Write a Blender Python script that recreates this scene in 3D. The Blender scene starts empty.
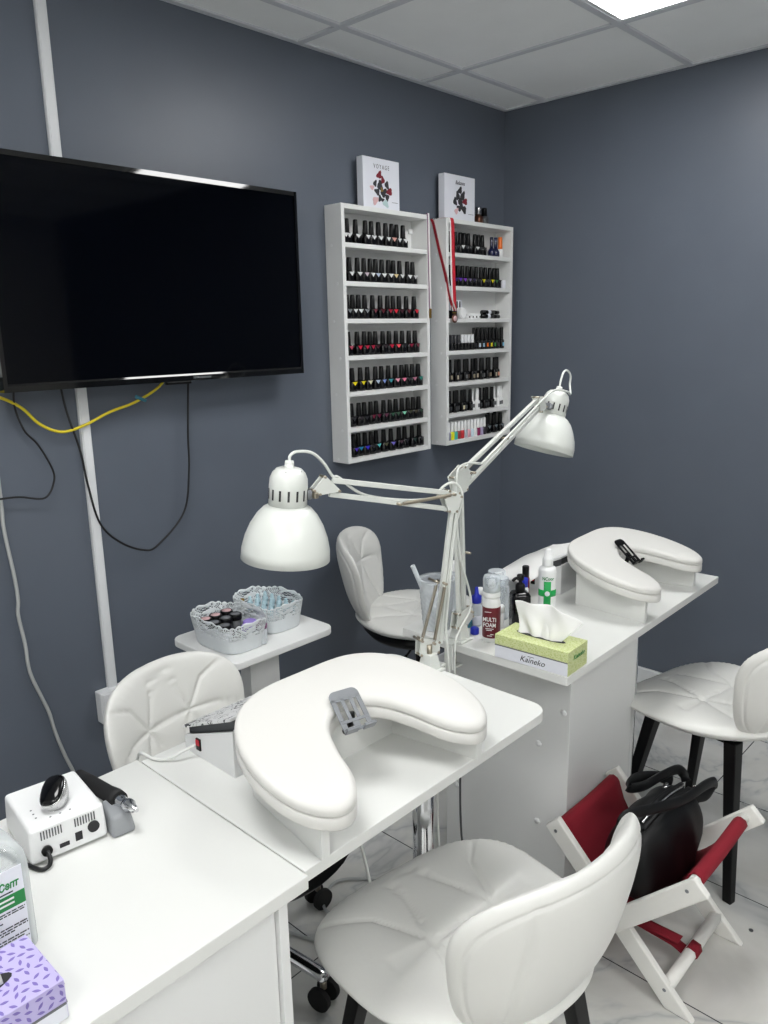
import bpy, bmesh, math, random
from mathutils import Vector, Matrix
random.seed(7)
PI = math.pi
sin, cos = math.sin, math.cos
sc = bpy.context.scene
COL = sc.collection

# ------------------------------------------------------------------ materials
def lin(c):
    return tuple(((v/12.92) if v <= .04045 else ((v+.055)/1.055)**2.4) for v in c)
def rgb(r, g, b):
    return lin((r/255, g/255, b/255)) + (1,)
class MT:
    """small node helper"""
    def __init__(s, name):
        s.m = bpy.data.materials.new(name); s.m.use_nodes = True
        s.n = s.m.node_tree.nodes; s.l = s.m.node_tree.links
        s.b = s.n['Principled BSDF']; s.co = None
    def coord(s, kind='Object', scale=(1,1,1), rot=(0,0,0), loc=(0,0,0)):
        t = s.n.new('ShaderNodeTexCoord'); mp = s.n.new('ShaderNodeMapping')
        mp.inputs['Scale'].default_value = scale; mp.inputs['Rotation'].default_value = rot
        mp.inputs['Location'].default_value = loc
        s.l.new(t.outputs[kind], mp.inputs[0]); return mp.outputs[0]
    def noise(s, vec, scale, detail=4, rough=.5, dist=0):
        t = s.n.new('ShaderNodeTexNoise'); t.inputs['Scale'].default_value = scale
        t.inputs['Detail'].default_value = detail; t.inputs['Roughness'].default_value = rough
        t.inputs['Distortion'].default_value = dist
        s.l.new(vec, t.inputs['Vector']); return t.outputs['Fac']
    def ramp(s, fac, stops):
        r = s.n.new('ShaderNodeValToRGB'); e = r.color_ramp.elements
        while len(e) < len(stops): e.new(.5)
        for el, (p, c) in zip(e, stops): el.position = p; el.color = c
        s.l.new(fac, r.inputs[0]); return r.outputs[0]
    def bump(s, fac, strength=.1, dist=.002):
        b = s.n.new('ShaderNodeBump'); b.inputs['Strength'].default_value = strength
        b.inputs['Distance'].default_value = dist
        s.l.new(fac, b.inputs['Height']); s.l.new(b.outputs[0], s.b.inputs['Normal'])
    def math(s, op, a, b=None):
        m = s.n.new('ShaderNodeMath'); m.operation = op
        for i, v in enumerate((a, b)):
            if v is None: continue
            if isinstance(v, (int, float)): m.inputs[i].default_value = v
            else: s.l.new(v, m.inputs[i])
        return m.outputs[0]
    def mix(s, fac, a, b):
        m = s.n.new('ShaderNodeMix'); m.data_type = 'RGBA'
        for sock, v in ((m.inputs[0], fac), (m.inputs[6], a), (m.inputs[7], b)):
            if isinstance(v, (tuple, float, int)): sock.default_value = v
            else: s.l.new(v, sock)
        return m.outputs[2]
def simple(name, col, rough=.5, metal=0, bump=0, bscale=200, var=0, coat=0, trans=0, ior=1.45, spec=None):
    t = MT(name); b = t.b
    b.inputs['Base Color'].default_value = col; b.inputs['Roughness'].default_value = rough
    b.inputs['Metallic'].default_value = metal
    if coat: b.inputs['Coat Weight'].default_value = coat; b.inputs['Coat Roughness'].default_value = .05
    if trans: b.inputs['Transmission Weight'].default_value = trans; b.inputs['IOR'].default_value = ior
    if spec is not None: b.inputs['Specular IOR Level'].default_value = spec
    v = t.coord()
    if var:
        c2 = tuple(max(0, x*(1-var)) for x in col[:3]) + (1,)
        f = t.noise(v, 6, 3)
        t.l.new(t.ramp(f, [(.3, c2), (.7, col)]), b.inputs['Base Color'])
    if bump: t.bump(t.noise(v, bscale, 3), bump)
    return t.m
M = {}
M['wall'] = simple('dark_blue_grey_paint', rgb(92, 99, 110), .40, bump=.08, bscale=260, var=.05)
M['wall_pale'] = simple('pale_grey_paint', rgb(244, 244, 242), .6)
M['ceiling'] = simple('white_ceiling_tile', rgb(246, 248, 248), .9, bump=.3, bscale=400, var=.03)
M['tbar'] = simple('ceiling_grid_metal', rgb(206, 209, 214), .45)
M['white'] = simple('white_laminate', rgb(224, 225, 224), .38, var=.01)
M['laminate'] = simple('white_laminate_desk', rgb(222, 223, 220), .3, var=.01)
M['trim'] = simple('white_plastic_trim', rgb(222, 224, 226), .4)
M['lampwhite'] = simple('white_enamel', rgb(218, 221, 216), .3, coat=.2)
M['plastic'] = simple('white_plastic', rgb(232, 233, 233), .35)
M['wood_white'] = simple('white_painted_wood', rgb(232, 231, 226), .5, bump=.1, bscale=60)
M['chrome'] = simple('chrome', (.75, .76, .78, 1), .12, 1)
M['steel'] = simple('spring_steel', rgb(168, 160, 145), .35, .9)
M['greymetal'] = simple('grey_metal', rgb(140, 143, 147), .45, .55)
M['silver'] = simple('silver_metal', rgb(205, 205, 205), .25, 1)
M['black'] = simple('black_plastic', rgb(7, 7, 8), .35, spec=.25)
M['gloss'] = simple('black_gloss', rgb(4, 4, 6), .14, spec=.4)
M['tvscreen'] = simple('tv_screen_glass', rgb(1, 2, 6), .06, spec=.18)
M['bezel'] = simple('tv_bezel_gloss', rgb(3, 3, 4), .05, spec=.6)
M['blackleg'] = simple('black_painted_leg', rgb(8, 8, 9), .35, spec=.25)
M['rubber'] = simple('black_rubber', rgb(20, 20, 21), .7)
M['darkgrey'] = simple('dark_grey_plastic', rgb(70, 72, 75), .5)
M['cradle'] = simple('grey_cradle_plastic', rgb(140, 143, 146), .5)
M['socket'] = simple('dark_opening', rgb(30, 30, 33), .6)
M['redfab'] = simple('dark_red_canvas', rgb(134, 12, 34), .85, bump=.5, bscale=700, var=.15)
M['bagleather'] = simple('black_bag_leather', rgb(8, 9, 11), .5, spec=.3, bump=.2, bscale=350)
M['yellow'] = simple('yellow_cable', rgb(214, 196, 40), .45)
M['cable'] = simple('grey_cable_sheath', rgb(172, 175, 174), .5)
M['whitecable'] = simple('white_cable', rgb(224, 226, 222), .45)
M['blackcable'] = simple('black_cable', rgb(14, 15, 18), .45)
M['tissue'] = simple('tissue_paper', rgb(240, 240, 238), .95, bump=.3, bscale=60)
M['foamred'] = simple('maroon_label', rgb(98, 8, 28), .4)
M['blue'] = simple('blue_cap', rgb(22, 42, 176), .35)
M['teal'] = simple('teal_plastic', rgb(60, 130, 150), .4)
M['green'] = simple('green_print', rgb(0, 158, 74), .5)
M['darkgreen'] = simple('green_band', rgb(18, 128, 60), .5)
M['labelwhite'] = simple('white_label_paper', rgb(226, 228, 236), .6)
M['ink'] = simple('black_ink', rgb(35, 36, 40), .7)
M['greyink'] = simple('grey_ink', rgb(110, 112, 116), .7)
M['inkwhite'] = simple('white_ink', rgb(230, 230, 230), .6)
M['lilac'] = simple('lilac_card', rgb(150, 130, 205), .6)
M['gold'] = simple('gold_metal', rgb(150, 120, 60), .35, .8)
M['copper'] = simple('bronze_metal', rgb(120, 82, 66), .35, .8)
M['wine'] = simple('wine_print', rgb(120, 16, 36), .6)
M['pinkprint'] = simple('pale_pink_print', rgb(214, 176, 178), .6)
M['paleteal'] = simple('pale_teal_print', rgb(180, 205, 205), .6)
M['darkprint'] = simple('dark_print', rgb(44, 44, 48), .6)
M['film'] = simple('silver_film', rgb(215, 216, 214), .25, .35)
M['ribbonred'] = simple('red_ribbon', rgb(190, 16, 40), .5)
M['ribbonwhite'] = simple('white_ribbon', rgb(235, 232, 230), .5)
M['mauve'] = simple('mauve_ribbon', rgb(120, 70, 110), .6)
M['paleblue'] = simple('pale_blue_cap', rgb(170, 198, 208), .5)
M['orange'] = simple('orange_cap', rgb(226, 110, 30), .4)
M['navy'] = simple('navy_glass', rgb(16, 22, 60), .12, coat=.4)
M['brownglass'] = simple('brown_glass', rgb(70, 48, 34), .2)
def leather():
    t = MT('white_faux_leather'); b = t.b
    b.inputs['Base Color'].default_value = rgb(218, 218, 214); b.inputs['Roughness'].default_value = .38
    v = t.coord()
    n1 = t.noise(v, 420, 2); n2 = t.noise(v, 22, 3, .6, .6)
    t.bump(t.math('ADD', t.math('MULTIPLY', n1, .25), n2), .12, .003)
    return t.m
M['leather'] = leather()
def vinyl():
    t = MT('smooth_white_vinyl'); b = t.b
    b.inputs['Base Color'].default_value = rgb(214, 213, 209); b.inputs['Roughness'].default_value = .45
    t.bump(t.noise(t.coord(), 500, 2), .05); return t.m
M['vinyl'] = vinyl()
def lace():
    t = MT('white_lace_plastic'); b = t.b
    b.inputs['Base Color'].default_value = rgb(236, 241, 243); b.inputs['Roughness'].default_value = .4
    b.inputs['Transmission Weight'].default_value = .2; b.inputs['IOR'].default_value = 1.2
    return t.m
M['lace'] = lace()
def clear(name, col, rough=.05, trans=.92, ior=1.2):
    t = MT(name); b = t.b
    b.inputs['Base Color'].default_value = col; b.inputs['Roughness'].default_value = rough
    b.inputs['Transmission Weight'].default_value = trans; b.inputs['IOR'].default_value = ior
    return t.m
def thin(name, col, fac, rough=.12):
    t = MT(name); t.b.inputs['Base Color'].default_value = col; t.b.inputs['Roughness'].default_value = rough
    tr = t.n.new('ShaderNodeBsdfTransparent'); tr.inputs[0].default_value = (.97, .98, .99, 1)
    mx = t.n.new('ShaderNodeMixShader'); lw = t.n.new('ShaderNodeLayerWeight'); lw.inputs[0].default_value = .35
    f = t.math('MULTIPLY', lw.outputs['Facing'], 1-fac); f = t.math('ADD', f, fac)
    t.l.new(f, mx.inputs[0]); t.l.new(tr.outputs[0], mx.inputs[1]); t.l.new(t.b.outputs[0], mx.inputs[2])
    t.l.new(mx.outputs[0], t.n['Material Output'].inputs['Surface']); return t.m
M['clear'] = thin('clear_plastic', rgb(225, 232, 236), .16)
M['frost'] = thin('frosted_plastic', rgb(226, 232, 236), .50, .3)
M['jug'] = thin('clear_embossed_plastic', rgb(228, 232, 234), .30, .2)
M['liquid'] = thin('clear_bottle_plastic', rgb(222, 228, 228), .24, .1)
def marble():
    t = MT('white_marble_tile'); b = t.b
    v = t.coord()
    sep = t.n.new('ShaderNodeSeparateXYZ'); t.l.new(v, sep.inputs[0])
    P = .436
    def grout(sock, off):
        a = t.math('DIVIDE', t.math('ADD', sock, off), P)
        fr = t.math('FRACT', a)
        d = t.math('ABSOLUTE', t.math('SUBTRACT', fr, .5))
        return t.math('GREATER_THAN', d, 5*.1-.0015/P)
    gx = grout(sep.outputs[0], .616+10*P); gy = grout(sep.outputs[1], 1.272+10*P)
    g = t.math('MAXIMUM', gx, gy)
    n = t.noise(v, 1.1, 5, .55, 1.6)
    vein = t.math('ABSOLUTE', t.math('SUBTRACT', n, .5))
    veins = t.ramp(vein, [(0, rgb(186, 188, 188)), (.010, rgb(204, 205, 204)), (.035, rgb(217, 217, 213)), (.2, rgb(222, 221, 217))])
    n2 = t.noise(v, 3.1, 4, .6, .8)
    cl = t.ramp(n2, [(.3, rgb(232, 231, 229)), (.65, (1, 1, 1, 1))])
    mm = t.n.new('ShaderNodeMix'); mm.data_type = 'RGBA'; mm.blend_type = 'MULTIPLY'; mm.inputs[0].default_value = 1
    t.l.new(veins, mm.inputs[6]); t.l.new(cl, mm.inputs[7])
    t.l.new(t.mix(g, mm.outputs[2], rgb(40, 42, 48)), b.inputs['Base Color'])
    b.inputs['Roughness'].default_value = .22
    return t.m
M['floor'] = marble()
def leafy(name, base, dark, sc_, thr=.27):
    t = MT(name); b = t.b; b.inputs['Roughness'].default_value = .5
    masks = []
    for rot, loc in ((.5, (0, 0, 0)), (-.9, (.31, .17, .23)), (1.9, (.7, .4, .1))):
        t0 = t.n.new('ShaderNodeTexCoord'); mp = t.n.new('ShaderNodeMapping'); mp.vector_type = 'TEXTURE'
        mp.inputs['Scale'].default_value = (1/sc_, 1/(sc_*2.6), 1/(sc_*1.8)); mp.inputs['Rotation'].default_value = (rot*.6, rot*.3, rot); mp.inputs['Location'].default_value = tuple(q*.01 for q in loc)
        t.l.new(t0.outputs['Object'], mp.inputs[0]); v = mp.outputs[0]
        vo = t.n.new('ShaderNodeTexVoronoi'); vo.inputs['Scale'].default_value = 1
        vo.inputs['Randomness'].default_value = .55
        t.l.new(v, vo.inputs['Vector'])
        masks.append(t.math('LESS_THAN', vo.outputs['Distance'], thr))
    m = t.math('MAXIMUM', t.math('MAXIMUM', masks[0], masks[1]), masks[2])
    t.l.new(t.mix(m, base, dark), b.inputs['Base Color']); return t.m
M['lilacpale'] = simple('pale_lilac_card', rgb(184, 175, 218), .55)
M['lilacleaf'] = simple('lilac_leaf_ink', rgb(122, 106, 180), .55)
M['purplebox'] = leafy('lilac_leaf_print', rgb(194, 186, 230), rgb(144, 130, 198), 56, .29)
M['greenbox'] = leafy('lime_leaf_print', rgb(206, 214, 158), rgb(184, 196, 124), 110, .3)
def scribble():
    t = MT('black_scribble_print'); b = t.b; b.inputs['Roughness'].default_value = .4
    v = t.coord('Object', (1, 1, 1))
    n = t.noise(v, 32, 2, .5, 1.2)
    l = t.math('LESS_THAN', t.math('ABSOLUTE', t.math('SUBTRACT', n, .5)), .020)
    t.l.new(t.mix(l, rgb(226, 226, 226), rgb(40, 40, 44)), b.inputs['Base Color']); return t.m
M['scribble'] = scribble()
def emit(name, col, s):
    t = MT(name); t.b.inputs['Base Color'].default_value = (.8, .8, .8, 1)
    t.b.inputs['Emission Color'].default_value = col; t.b.inputs['Emission Strength'].default_value = s
    return t.m
PANEL_E = 17.2
M['led'] = emit('led_diffuser', (1.0, 1.0, .995, 1), PANEL_E)
LBL = {}
def label_mat(c):
    if c not in LBL: LBL[c] = simple('bottle_print_%02x%02x%02x' % c, rgb(*c), .3)
    return LBL[c]

# ------------------------------------------------------------------ mesh builder
class MB:
    def __init__(s, off=(0,0,0)):
        s.v = []; s.f = []; s.sm = []; s.mi = []; s.off = Vector(off); s.cur = 0
    def add(s, vs, fs, smooth=False):
        o = len(s.v); s.v += [Vector(p)-s.off for p in vs]
        s.f += [tuple(i+o for i in f) for f in fs]; s.sm += [smooth]*len(fs); s.mi += [s.cur]*len(fs)
        return s
    def box(s, c, d, rz=0, R=None):
        c = Vector(c); hx, hy, hz = d[0]/2, d[1]/2, d[2]/2
        R = R or Matrix.Rotation(rz, 3, 'Z')
        vs = [c + R @ Vector((x*hx, y*hy, z*hz)) for x in (-1,1) for y in (-1,1) for z in (-1,1)]
        return s.add(vs, [(0,1,3,2),(4,6,7,5),(0,4,5,1),(2,3,7,6),(0,2,6,4),(1,5,7,3)])
    def bb(s, x0, x1, y0, y1, z0, z1):
        return s.box(((x0+x1)/2, (y0+y1)/2, (z0+z1)/2), (abs(x1-x0), abs(y1-y0), abs(z1-z0)))
    def bar(s, p0, p1, w, t, side=None):
        """rectangular bar from p0 to p1; side = direction of the width w"""
        p0, p1 = Vector(p0), Vector(p1); d = (p1-p0).normalized()
        a = Vector(side) if side else (Vector((0,0,1)) if abs(d.z) < .9 else Vector((1,0,0)))
        a = (a - d*a.dot(d)).normalized(); b = d.cross(a)
        vs = [p + a*(i*w/2) + b*(j*t/2) for p in (p0, p1) for i in (-1,1) for j in (-1,1)]
        return s.add(vs, [(0,1,3,2),(4,6,7,5),(0,4,5,1),(2,3,7,6),(0,2,6,4),(1,5,7,3)])
    def cyl(s, p0, p1, r0, r1=None, n=20, caps=True, smooth=True):
        r1 = r0 if r1 is None else r1
        p0, p1 = Vector(p0), Vector(p1); d = (p1-p0).normalized()
        a = Vector((1,0,0)) if abs(d.x) < .8 else Vector((0,1,0))
        a = (a-d*a.dot(d)).normalized(); b = d.cross(a)
        vs = [p+(a*cos(2*PI*i/n)+b*sin(2*PI*i/n))*r for p, r in ((p0,r0),(p1,r1)) for i in range(n)]
        s.add(vs, [(i,(i+1)%n,n+(i+1)%n,n+i) for i in range(n)], smooth)
        if caps:
            o = len(s.v)-2*n
            s.f += [tuple(o+i for i in reversed(range(n))), tuple(o+n+i for i in range(n))]; s.sm += [False]*2; s.mi += [s.cur]*2
        return s
    def lathe(s, prof, c=(0,0,0), n=28, axis=(0,0,1), sq=0, sx=1, sy=1, smooth=True, close=True):
        """prof = [(r, h)]; sq>0 makes the section a rounded square"""
        c = Vector(c); ax = Vector(axis).normalized()
        a = Vector((1,0,0)) if abs(ax.x) < .8 else Vector((0,1,0))
        a = (a-ax*a.dot(ax)).normalized(); b = ax.cross(a)
        vs = []
        for r, h in prof:
            for i in range(n):
                t = 2*PI*i/n + (PI/n if sq else 0)
                k = 1
                if sq: k = 1/((abs(cos(t))**sq+abs(sin(t))**sq)**(1/sq))
                vs.append(c + ax*h + (a*cos(t)*sx+b*sin(t)*sy)*r*k)
        fs = [(j*n+i, j*n+(i+1)%n, (j+1)*n+(i+1)%n, (j+1)*n+i) for j in range(len(prof)-1) for i in range(n)]
        s.add(vs, fs, smooth)
        if close:
            o = len(s.v)-len(vs); m = (len(prof)-1)*n
            if prof[0][0] > 1e-5: s.f.append(tuple(o+i for i in reversed(range(n)))); s.sm.append(False); s.mi.append(s.cur)
            if prof[-1][0] > 1e-5: s.f.append(tuple(o+m+i for i in range(n))); s.sm.append(False); s.mi.append(s.cur)
        return s
    def tube(s, pts, r, n=8, sub=6, flat=None):
        P = catmull(pts, sub) if sub > 1 else [Vector(p) for p in pts]
        rings = []; up = Vector((0,0,1)); prev = None
        for i, p in enumerate(P):
            d = (P[min(i+1, len(P)-1)]-P[max(i-1, 0)]).normalized()
            if prev is None:
                a = (Vector((0,0,1)) if abs(d.z) < .9 else Vector((1,0,0)))
            else: a = prev
            if flat and len(flat) > 2: a = Vector(flat[2])
            a = a-d*a.dot(d)
            a = a.normalized() if a.length > 1e-6 else Vector((1,0,0)); prev = a; b = d.cross(a)
            ra, rb = (flat[0], flat[1]) if flat else (r, r)
            rings.append([p+a*cos(2*PI*k/n)*ra+b*sin(2*PI*k/n)*rb for k in range(n)])
        vs = [q for g in rings for q in g]; m = len(rings)
        fs = [(j*n+i, j*n+(i+1)%n, (j+1)*n+(i+1)%n, (j+1)*n+i) for j in range(m-1) for i in range(n)]
        fs += [tuple(reversed(range(n))), tuple((m-1)*n+i for i in range(n))]
        return s.add(vs, fs, True)
    def prism(s, poly, z0, z1, f=None, smooth_side=False):
        n = len(poly); f = f or (lambda x, y, z: (x, y, z))
        vs = [f(x, y, z) for z in (z0, z1) for x, y in poly]
        s.add(vs, [tuple(reversed(range(n))), tuple(range(n, 2*n))])
        o = len(s.v)-2*n
        s.f += [(o+i, o+(i+1)%n, o+n+(i+1)%n, o+n+i) for i in range(n)]; s.sm += [smooth_side]*n; s.mi += [s.cur]*n
        return s
    def grid(s, fn, nu, nv, smooth=True, cu=False):
        vs = [fn(i/(nu if cu else nu-1), j/(nv-1)) for j in range(nv) for i in range(nu)]
        fs = [(j*nu+i, j*nu+(i+1)%nu, (j+1)*nu+(i+1)%nu, (j+1)*nu+i) for j in range(nv-1) for i in range(nu if cu else nu-1)]
        return s.add(vs, fs, smooth)
    def build(s, name, mat, parent=None, bevel=0, seg=2, solid=0, subd=0, solid_off=0):
        me = bpy.data.meshes.new(name); me.from_pydata([tuple(v) for v in s.v], [], s.f)
        me.polygons.foreach_set('use_smooth', s.sm)
        me.polygons.foreach_set('material_index', s.mi)
        for m in (mat if isinstance(mat, (list, tuple)) else [mat]): me.materials.append(m)
        me.update()
        bm = bmesh.new(); bm.from_mesh(me); bmesh.ops.recalc_face_normals(bm, faces=bm.faces[:]); bm.to_mesh(me); bm.free()
        o = bpy.data.objects.new(name, me); COL.objects.link(o)
        if parent: o.parent = parent
        if solid:
            q = o.modifiers.new('solid', 'SOLIDIFY'); q.thickness = solid; q.offset = solid_off
        if bevel:
            q = o.modifiers.new('bevel', 'BEVEL'); q.width = bevel; q.segments = seg; q.limit_method = 'ANGLE'; q.angle_limit = math.radians(40)
            q.harden_normals = False
            me.polygons.foreach_set('use_smooth', [True]*len(me.polygons))
            w = o.modifiers.new('wn', 'WEIGHTED_NORMAL'); w.keep_sharp = False
        if subd:
            q = o.modifiers.new('sub', 'SUBSURF'); q.levels = subd; q.render_levels = subd
        return o
def catmull(pts, sub):
    P = [Vector(p) for p in pts]; out = []
    for i in range(len(P)-1):
        p0, p1, p2, p3 = P[max(i-1,0)], P[i], P[i+1], P[min(i+2, len(P)-1)]
        for k in range(sub):
            t = k/sub
            out.append(.5*((2*p1)+(p2-p0)*t+(2*p0-5*p1+4*p2-p3)*t*t+(3*p1-p0-3*p2+p3)*t**3))
    return out+[P[-1]]
def closed_catmull(pts, sub):
    n = len(pts); P = [Vector(p) for p in pts]; out = []
    for i in range(n):
        p0, p1, p2, p3 = P[i-1], P[i], P[(i+1)%n], P[(i+2)%n]
        for k in range(sub):
            t = k/sub
            out.append(.5*((2*p1)+(p2-p0)*t+(2*p0-5*p1+4*p2-p3)*t*t+(3*p1-p0-3*p2+p3)*t**3))
    return out
def thing(name, label, cat, loc=(0,0,0), rz=0, group=None):
    o = bpy.data.objects.new(name, None); COL.objects.link(o); o.empty_display_size = .05
    o.location = loc; o.rotation_euler = (0, 0, rz); return tag(o, label, cat, group)
def tag(o, label, cat, group=None):
    o['label'] = label; o['category'] = cat
    if group: o['group'] = group
    return o
def struct(o):
    o['kind'] = 'structure'; return o
def plabel(o, l):
    o['label'] = l; return o
def text(name, s, size, loc, rot, mat, parent, align='CENTER', shear=0, bold=0, ext=.0003, sx=1):
    c = bpy.data.curves.new(name, 'FONT'); c.body = s; c.size = size; c.align_x = align; c.align_y = 'CENTER'
    c.extrude = ext; c.shear = shear; c.offset = bold; c.materials.append(mat); c.resolution_u = 3
    tmp = bpy.data.objects.new(name, c); COL.objects.link(tmp)
    bpy.context.view_layer.update()
    me = bpy.data.meshes.new_from_object(tmp.evaluated_get(bpy.context.evaluated_depsgraph_get()))
    bpy.data.objects.remove(tmp); me.name = name
    if not me.materials: me.materials.append(mat)
    o = bpy.data.objects.new(name, me); COL.objects.link(o); o.parent = parent
    o.location = loc; o.rotation_euler = rot; o.scale = (sx, 1, 1); return o

# ------------------------------------------------------------------ camera
CAMP = Vector((-3.00248, -2.08, 1.485))
Mw = ((.68298962, -.17686982, .70869052), (-.7301527, -.13868028, .66906264), (-.02005559, -.97441513, -.22385917))
cam = bpy.data.cameras.new('camera'); cam.sensor_fit = 'HORIZONTAL'; cam.sensor_width = 36; cam.lens = 781.335/768*36
cam.clip_start = .02
co = bpy.data.objects.new('camera', cam); COL.objects.link(co)
m = Matrix.Identity(4)
for i in range(3):
    m[i][0] = Mw[i][0]; m[i][1] = -Mw[i][1]; m[i][2] = -Mw[i][2]; m[i][3] = CAMP[i]
co.matrix_world = m; sc.camera = co

# ------------------------------------------------------------------ room
H = 2.387; X0 = -4.6; Y0 = -4.4
struct(MB().bb(X0, 0, Y0, 0, -.05, 0).build('floor', M['floor']))
struct(MB().bb(X0-.1, .1, 0, .1, 0, H+.15).build('wall_left', M['wall']))
struct(MB().bb(0, .1, Y0, 0, 0, H+.15).build('wall_right', M['wall']))
struct(MB().bb(X0-.1, X0, Y0, 0, 0, H+.15).build('wall_far', M['wall_pale']))
struct(MB().bb(X0-.1, .1, Y0-.1, Y0, 0, H+.15).build('wall_back', M['wall_pale']))
# ceiling : tiles in a grid of T bars
gx = [-.56-.6*k for k in range(8) if -.56-.6*k > X0]; gy = [-.2-.6*k for k in range(8) if -.2-.6*k > Y0]
xs = [0]+gx+[X0]; ys = [0]+gy+[Y0]
panels = [(1, 2), (4, 2), (3, 5), (6, 4), (5, 6)]  # first panel is in view; the rest are added unseen to light the room
cb = MB()
for i in range(len(xs)-1):
    for j in range(len(ys)-1):
        if (i, j) in panels: continue
        cb.bb(xs[i+1]+.010, xs[i]-.010, ys[j+1]+.010, ys[j]-.010, H+.006, H+.020)
cb.bb(X0-.1, .1, Y0-.1, .1, H+.1, H+.14)
struct(cb.build('ceiling', M['ceiling'], bevel=.003))
tb = MB()
for x in gx: tb.bb(x-.012, x+.012, Y0, 0, H, H+.012)
for y in gy: tb.bb(X0, 0, y-.012, y+.012, H-.0006, H+.0114)
tb.bb(X0, 0, -.02, 0, H, H+.006); tb.bb(-.02, 0, Y0, 0, H, H+.006)
struct(tb.build('trim_1', M['tbar']))
where = {(1,2): 'square led ceiling panel nearest the corner, cut by the top of the frame',
         (4,2): 'unseen square led panel added above the television side to light the room',
         (3,5): 'unseen square led panel added behind the client chairs to light the room',
         (6,4): 'unseen square led panel added over the far left for bounce light',
         (5,6): 'unseen square led panel added in the rear left corner for bounce light'}  # last two added at the rear so bounced light lifts the ceiling
for (i, j) in panels:
    xa, xb, ya, yb = xs[i+1]+.013, xs[i]-.013, ys[j+1]+.013, ys[j]-.013
    c = ((xa+xb)/2, (ya+yb)/2, H)
    t = thing('ceiling_light', where[(i,j)], 'ceiling light', c, group='led ceiling panels')
    MB(c).bb(xa+.010, xb-.010, ya+.010, yb-.010, H+.004, H+.007).build('diffuser', M['led'], t)
    f = MB(c)
    f.bb(xa, xa+.012, ya, yb, H+.001, H+.02); f.bb(xb-.012, xb, ya, yb, H+.001, H+.02)
    f.bb(xa+.012, xb-.012, ya, ya+.012, H+.001, H+.02); f.bb(xa+.012, xb-.012, yb-.012, yb, H+.001, H+.02)
    f.build('frame', M['trim'], t)
    MB(c).bb(xa+.012, xb-.012, ya+.012, yb-.012, H+.012, H+.03).build('housing', M['trim'], t)
# skirting
struct(MB().bb(-.018, 0, Y0, -.018, 0, .072).build('baseboard_right', M['trim'], bevel=.004))
struct(MB().bb(X0, 0, -.018, 0, 0, .072).build('baseboard_left', M['trim'], bevel=.004))
# cable trunking on the left wall
tr = MB(); tr.bb(-2.014, -1.986, -.014, 0, .46, H); tr.bb(-2.011, -1.989, -.017, -.014, .46, H)
struct(tr.build('trim_2', M['trim'], bevel=.002))
t = thing('wall_socket', 'small white junction box at the foot of the vertical cable trunking', 'socket', (-2.01, 0, .42))
MB((-2.01, 0, .42)).bb(-2.052, -1.972, -.035, 0, .38, .478).build('box', M['trim'], t, bevel=.004)
MB((-2.01, 0, .42)).bb(-2.045, -1.979, -.039, -.035, .386, .472).build('cover', M['trim'], t, bevel=.002)
t = thing('wall_socket', 'white wall socket peeking out left of the television', 'socket', (-2.265, 0, 1.45))
MB((-2.265, 0, 1.45)).bb(-2.305, -2.222, -.04, 0, 1.395, 1.475).build('box', M['trim'], t, bevel=.005)
MB((-2.265, 0, 1.45)).bb(-2.298, -2.229, -.044, -.04, 1.402, 1.432).build('cover', M['plastic'], t, bevel=.002)
MB((-2.265, 0, 1.45)).bb(-2.298, -2.229, -.044, -.04, 1.438, 1.468).build('cover', M['plastic'], t, bevel=.002)

# ------------------------------------------------------------------ television
c = (-1.757, 0, 1.64)
t = thing('television', 'large black flat screen television mounted on the grey wall', 'television', c)
X1, X2, Z1, Z2, YF = -2.237, -1.276, 1.36, 1.92, -.10
b = MB(c)
b.bb(X1, X1+.010, YF, YF+.03, Z1, Z2); b.bb(X2-.010, X2, YF, YF+.03, Z1, Z2)
def slant(z0, z1, ya, yb):
    vs = [(x, y, z) for x in (X1+.010, X2-.010) for (y, z) in ((YF+.03, z0), (ya, z0), (yb, z1), (YF+.03, z1))]
    b.add(vs, [(0,1,2,3),(7,6,5,4),(0,4,5,1),(1,5,6,2),(2,6,7,3),(3,7,4,0)])
slant(Z2-.013, Z2, YF, YF+.0013); slant(Z1, Z1+.015, YF, YF); slant(Z1+.0151, Z1+.020, YF, YF+.0022)
b.build('bezel', M['bezel'], t)
MB(c).bb(X1+.010, X2-.010, YF+.003, YF+.02, Z1+.020, Z2-.010).build('screen', M['tvscreen'], t)
b = MB(c); b.bb(X1+.02, X2-.02, YF+.03, YF+.045, Z1+.02, Z2-.02); b.bb(X1+.15, X2-.15, YF+.045, YF+.07, Z1+.03, Z1+.4)
b.build('back_cover', M['black'], t, bevel=.006)
b = MB(c); b.bb(-1.95, -1.56, -.03, -.002, 1.5, 1.8); b.build('wall_bracket', M['black'], t)
plabel(MB(c).bb(-1.70, -1.64, YF-.0012, YF, Z1+.006, Z1+.011).build('brand_strip', M['silver'], t), 'tiny silver strip under the screen')
MB(c).bb(-1.79, -1.71, YF-.004, YF+.012, Z1-.008, Z1).build('sensor', M['black'], t, bevel=.002)

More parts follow.
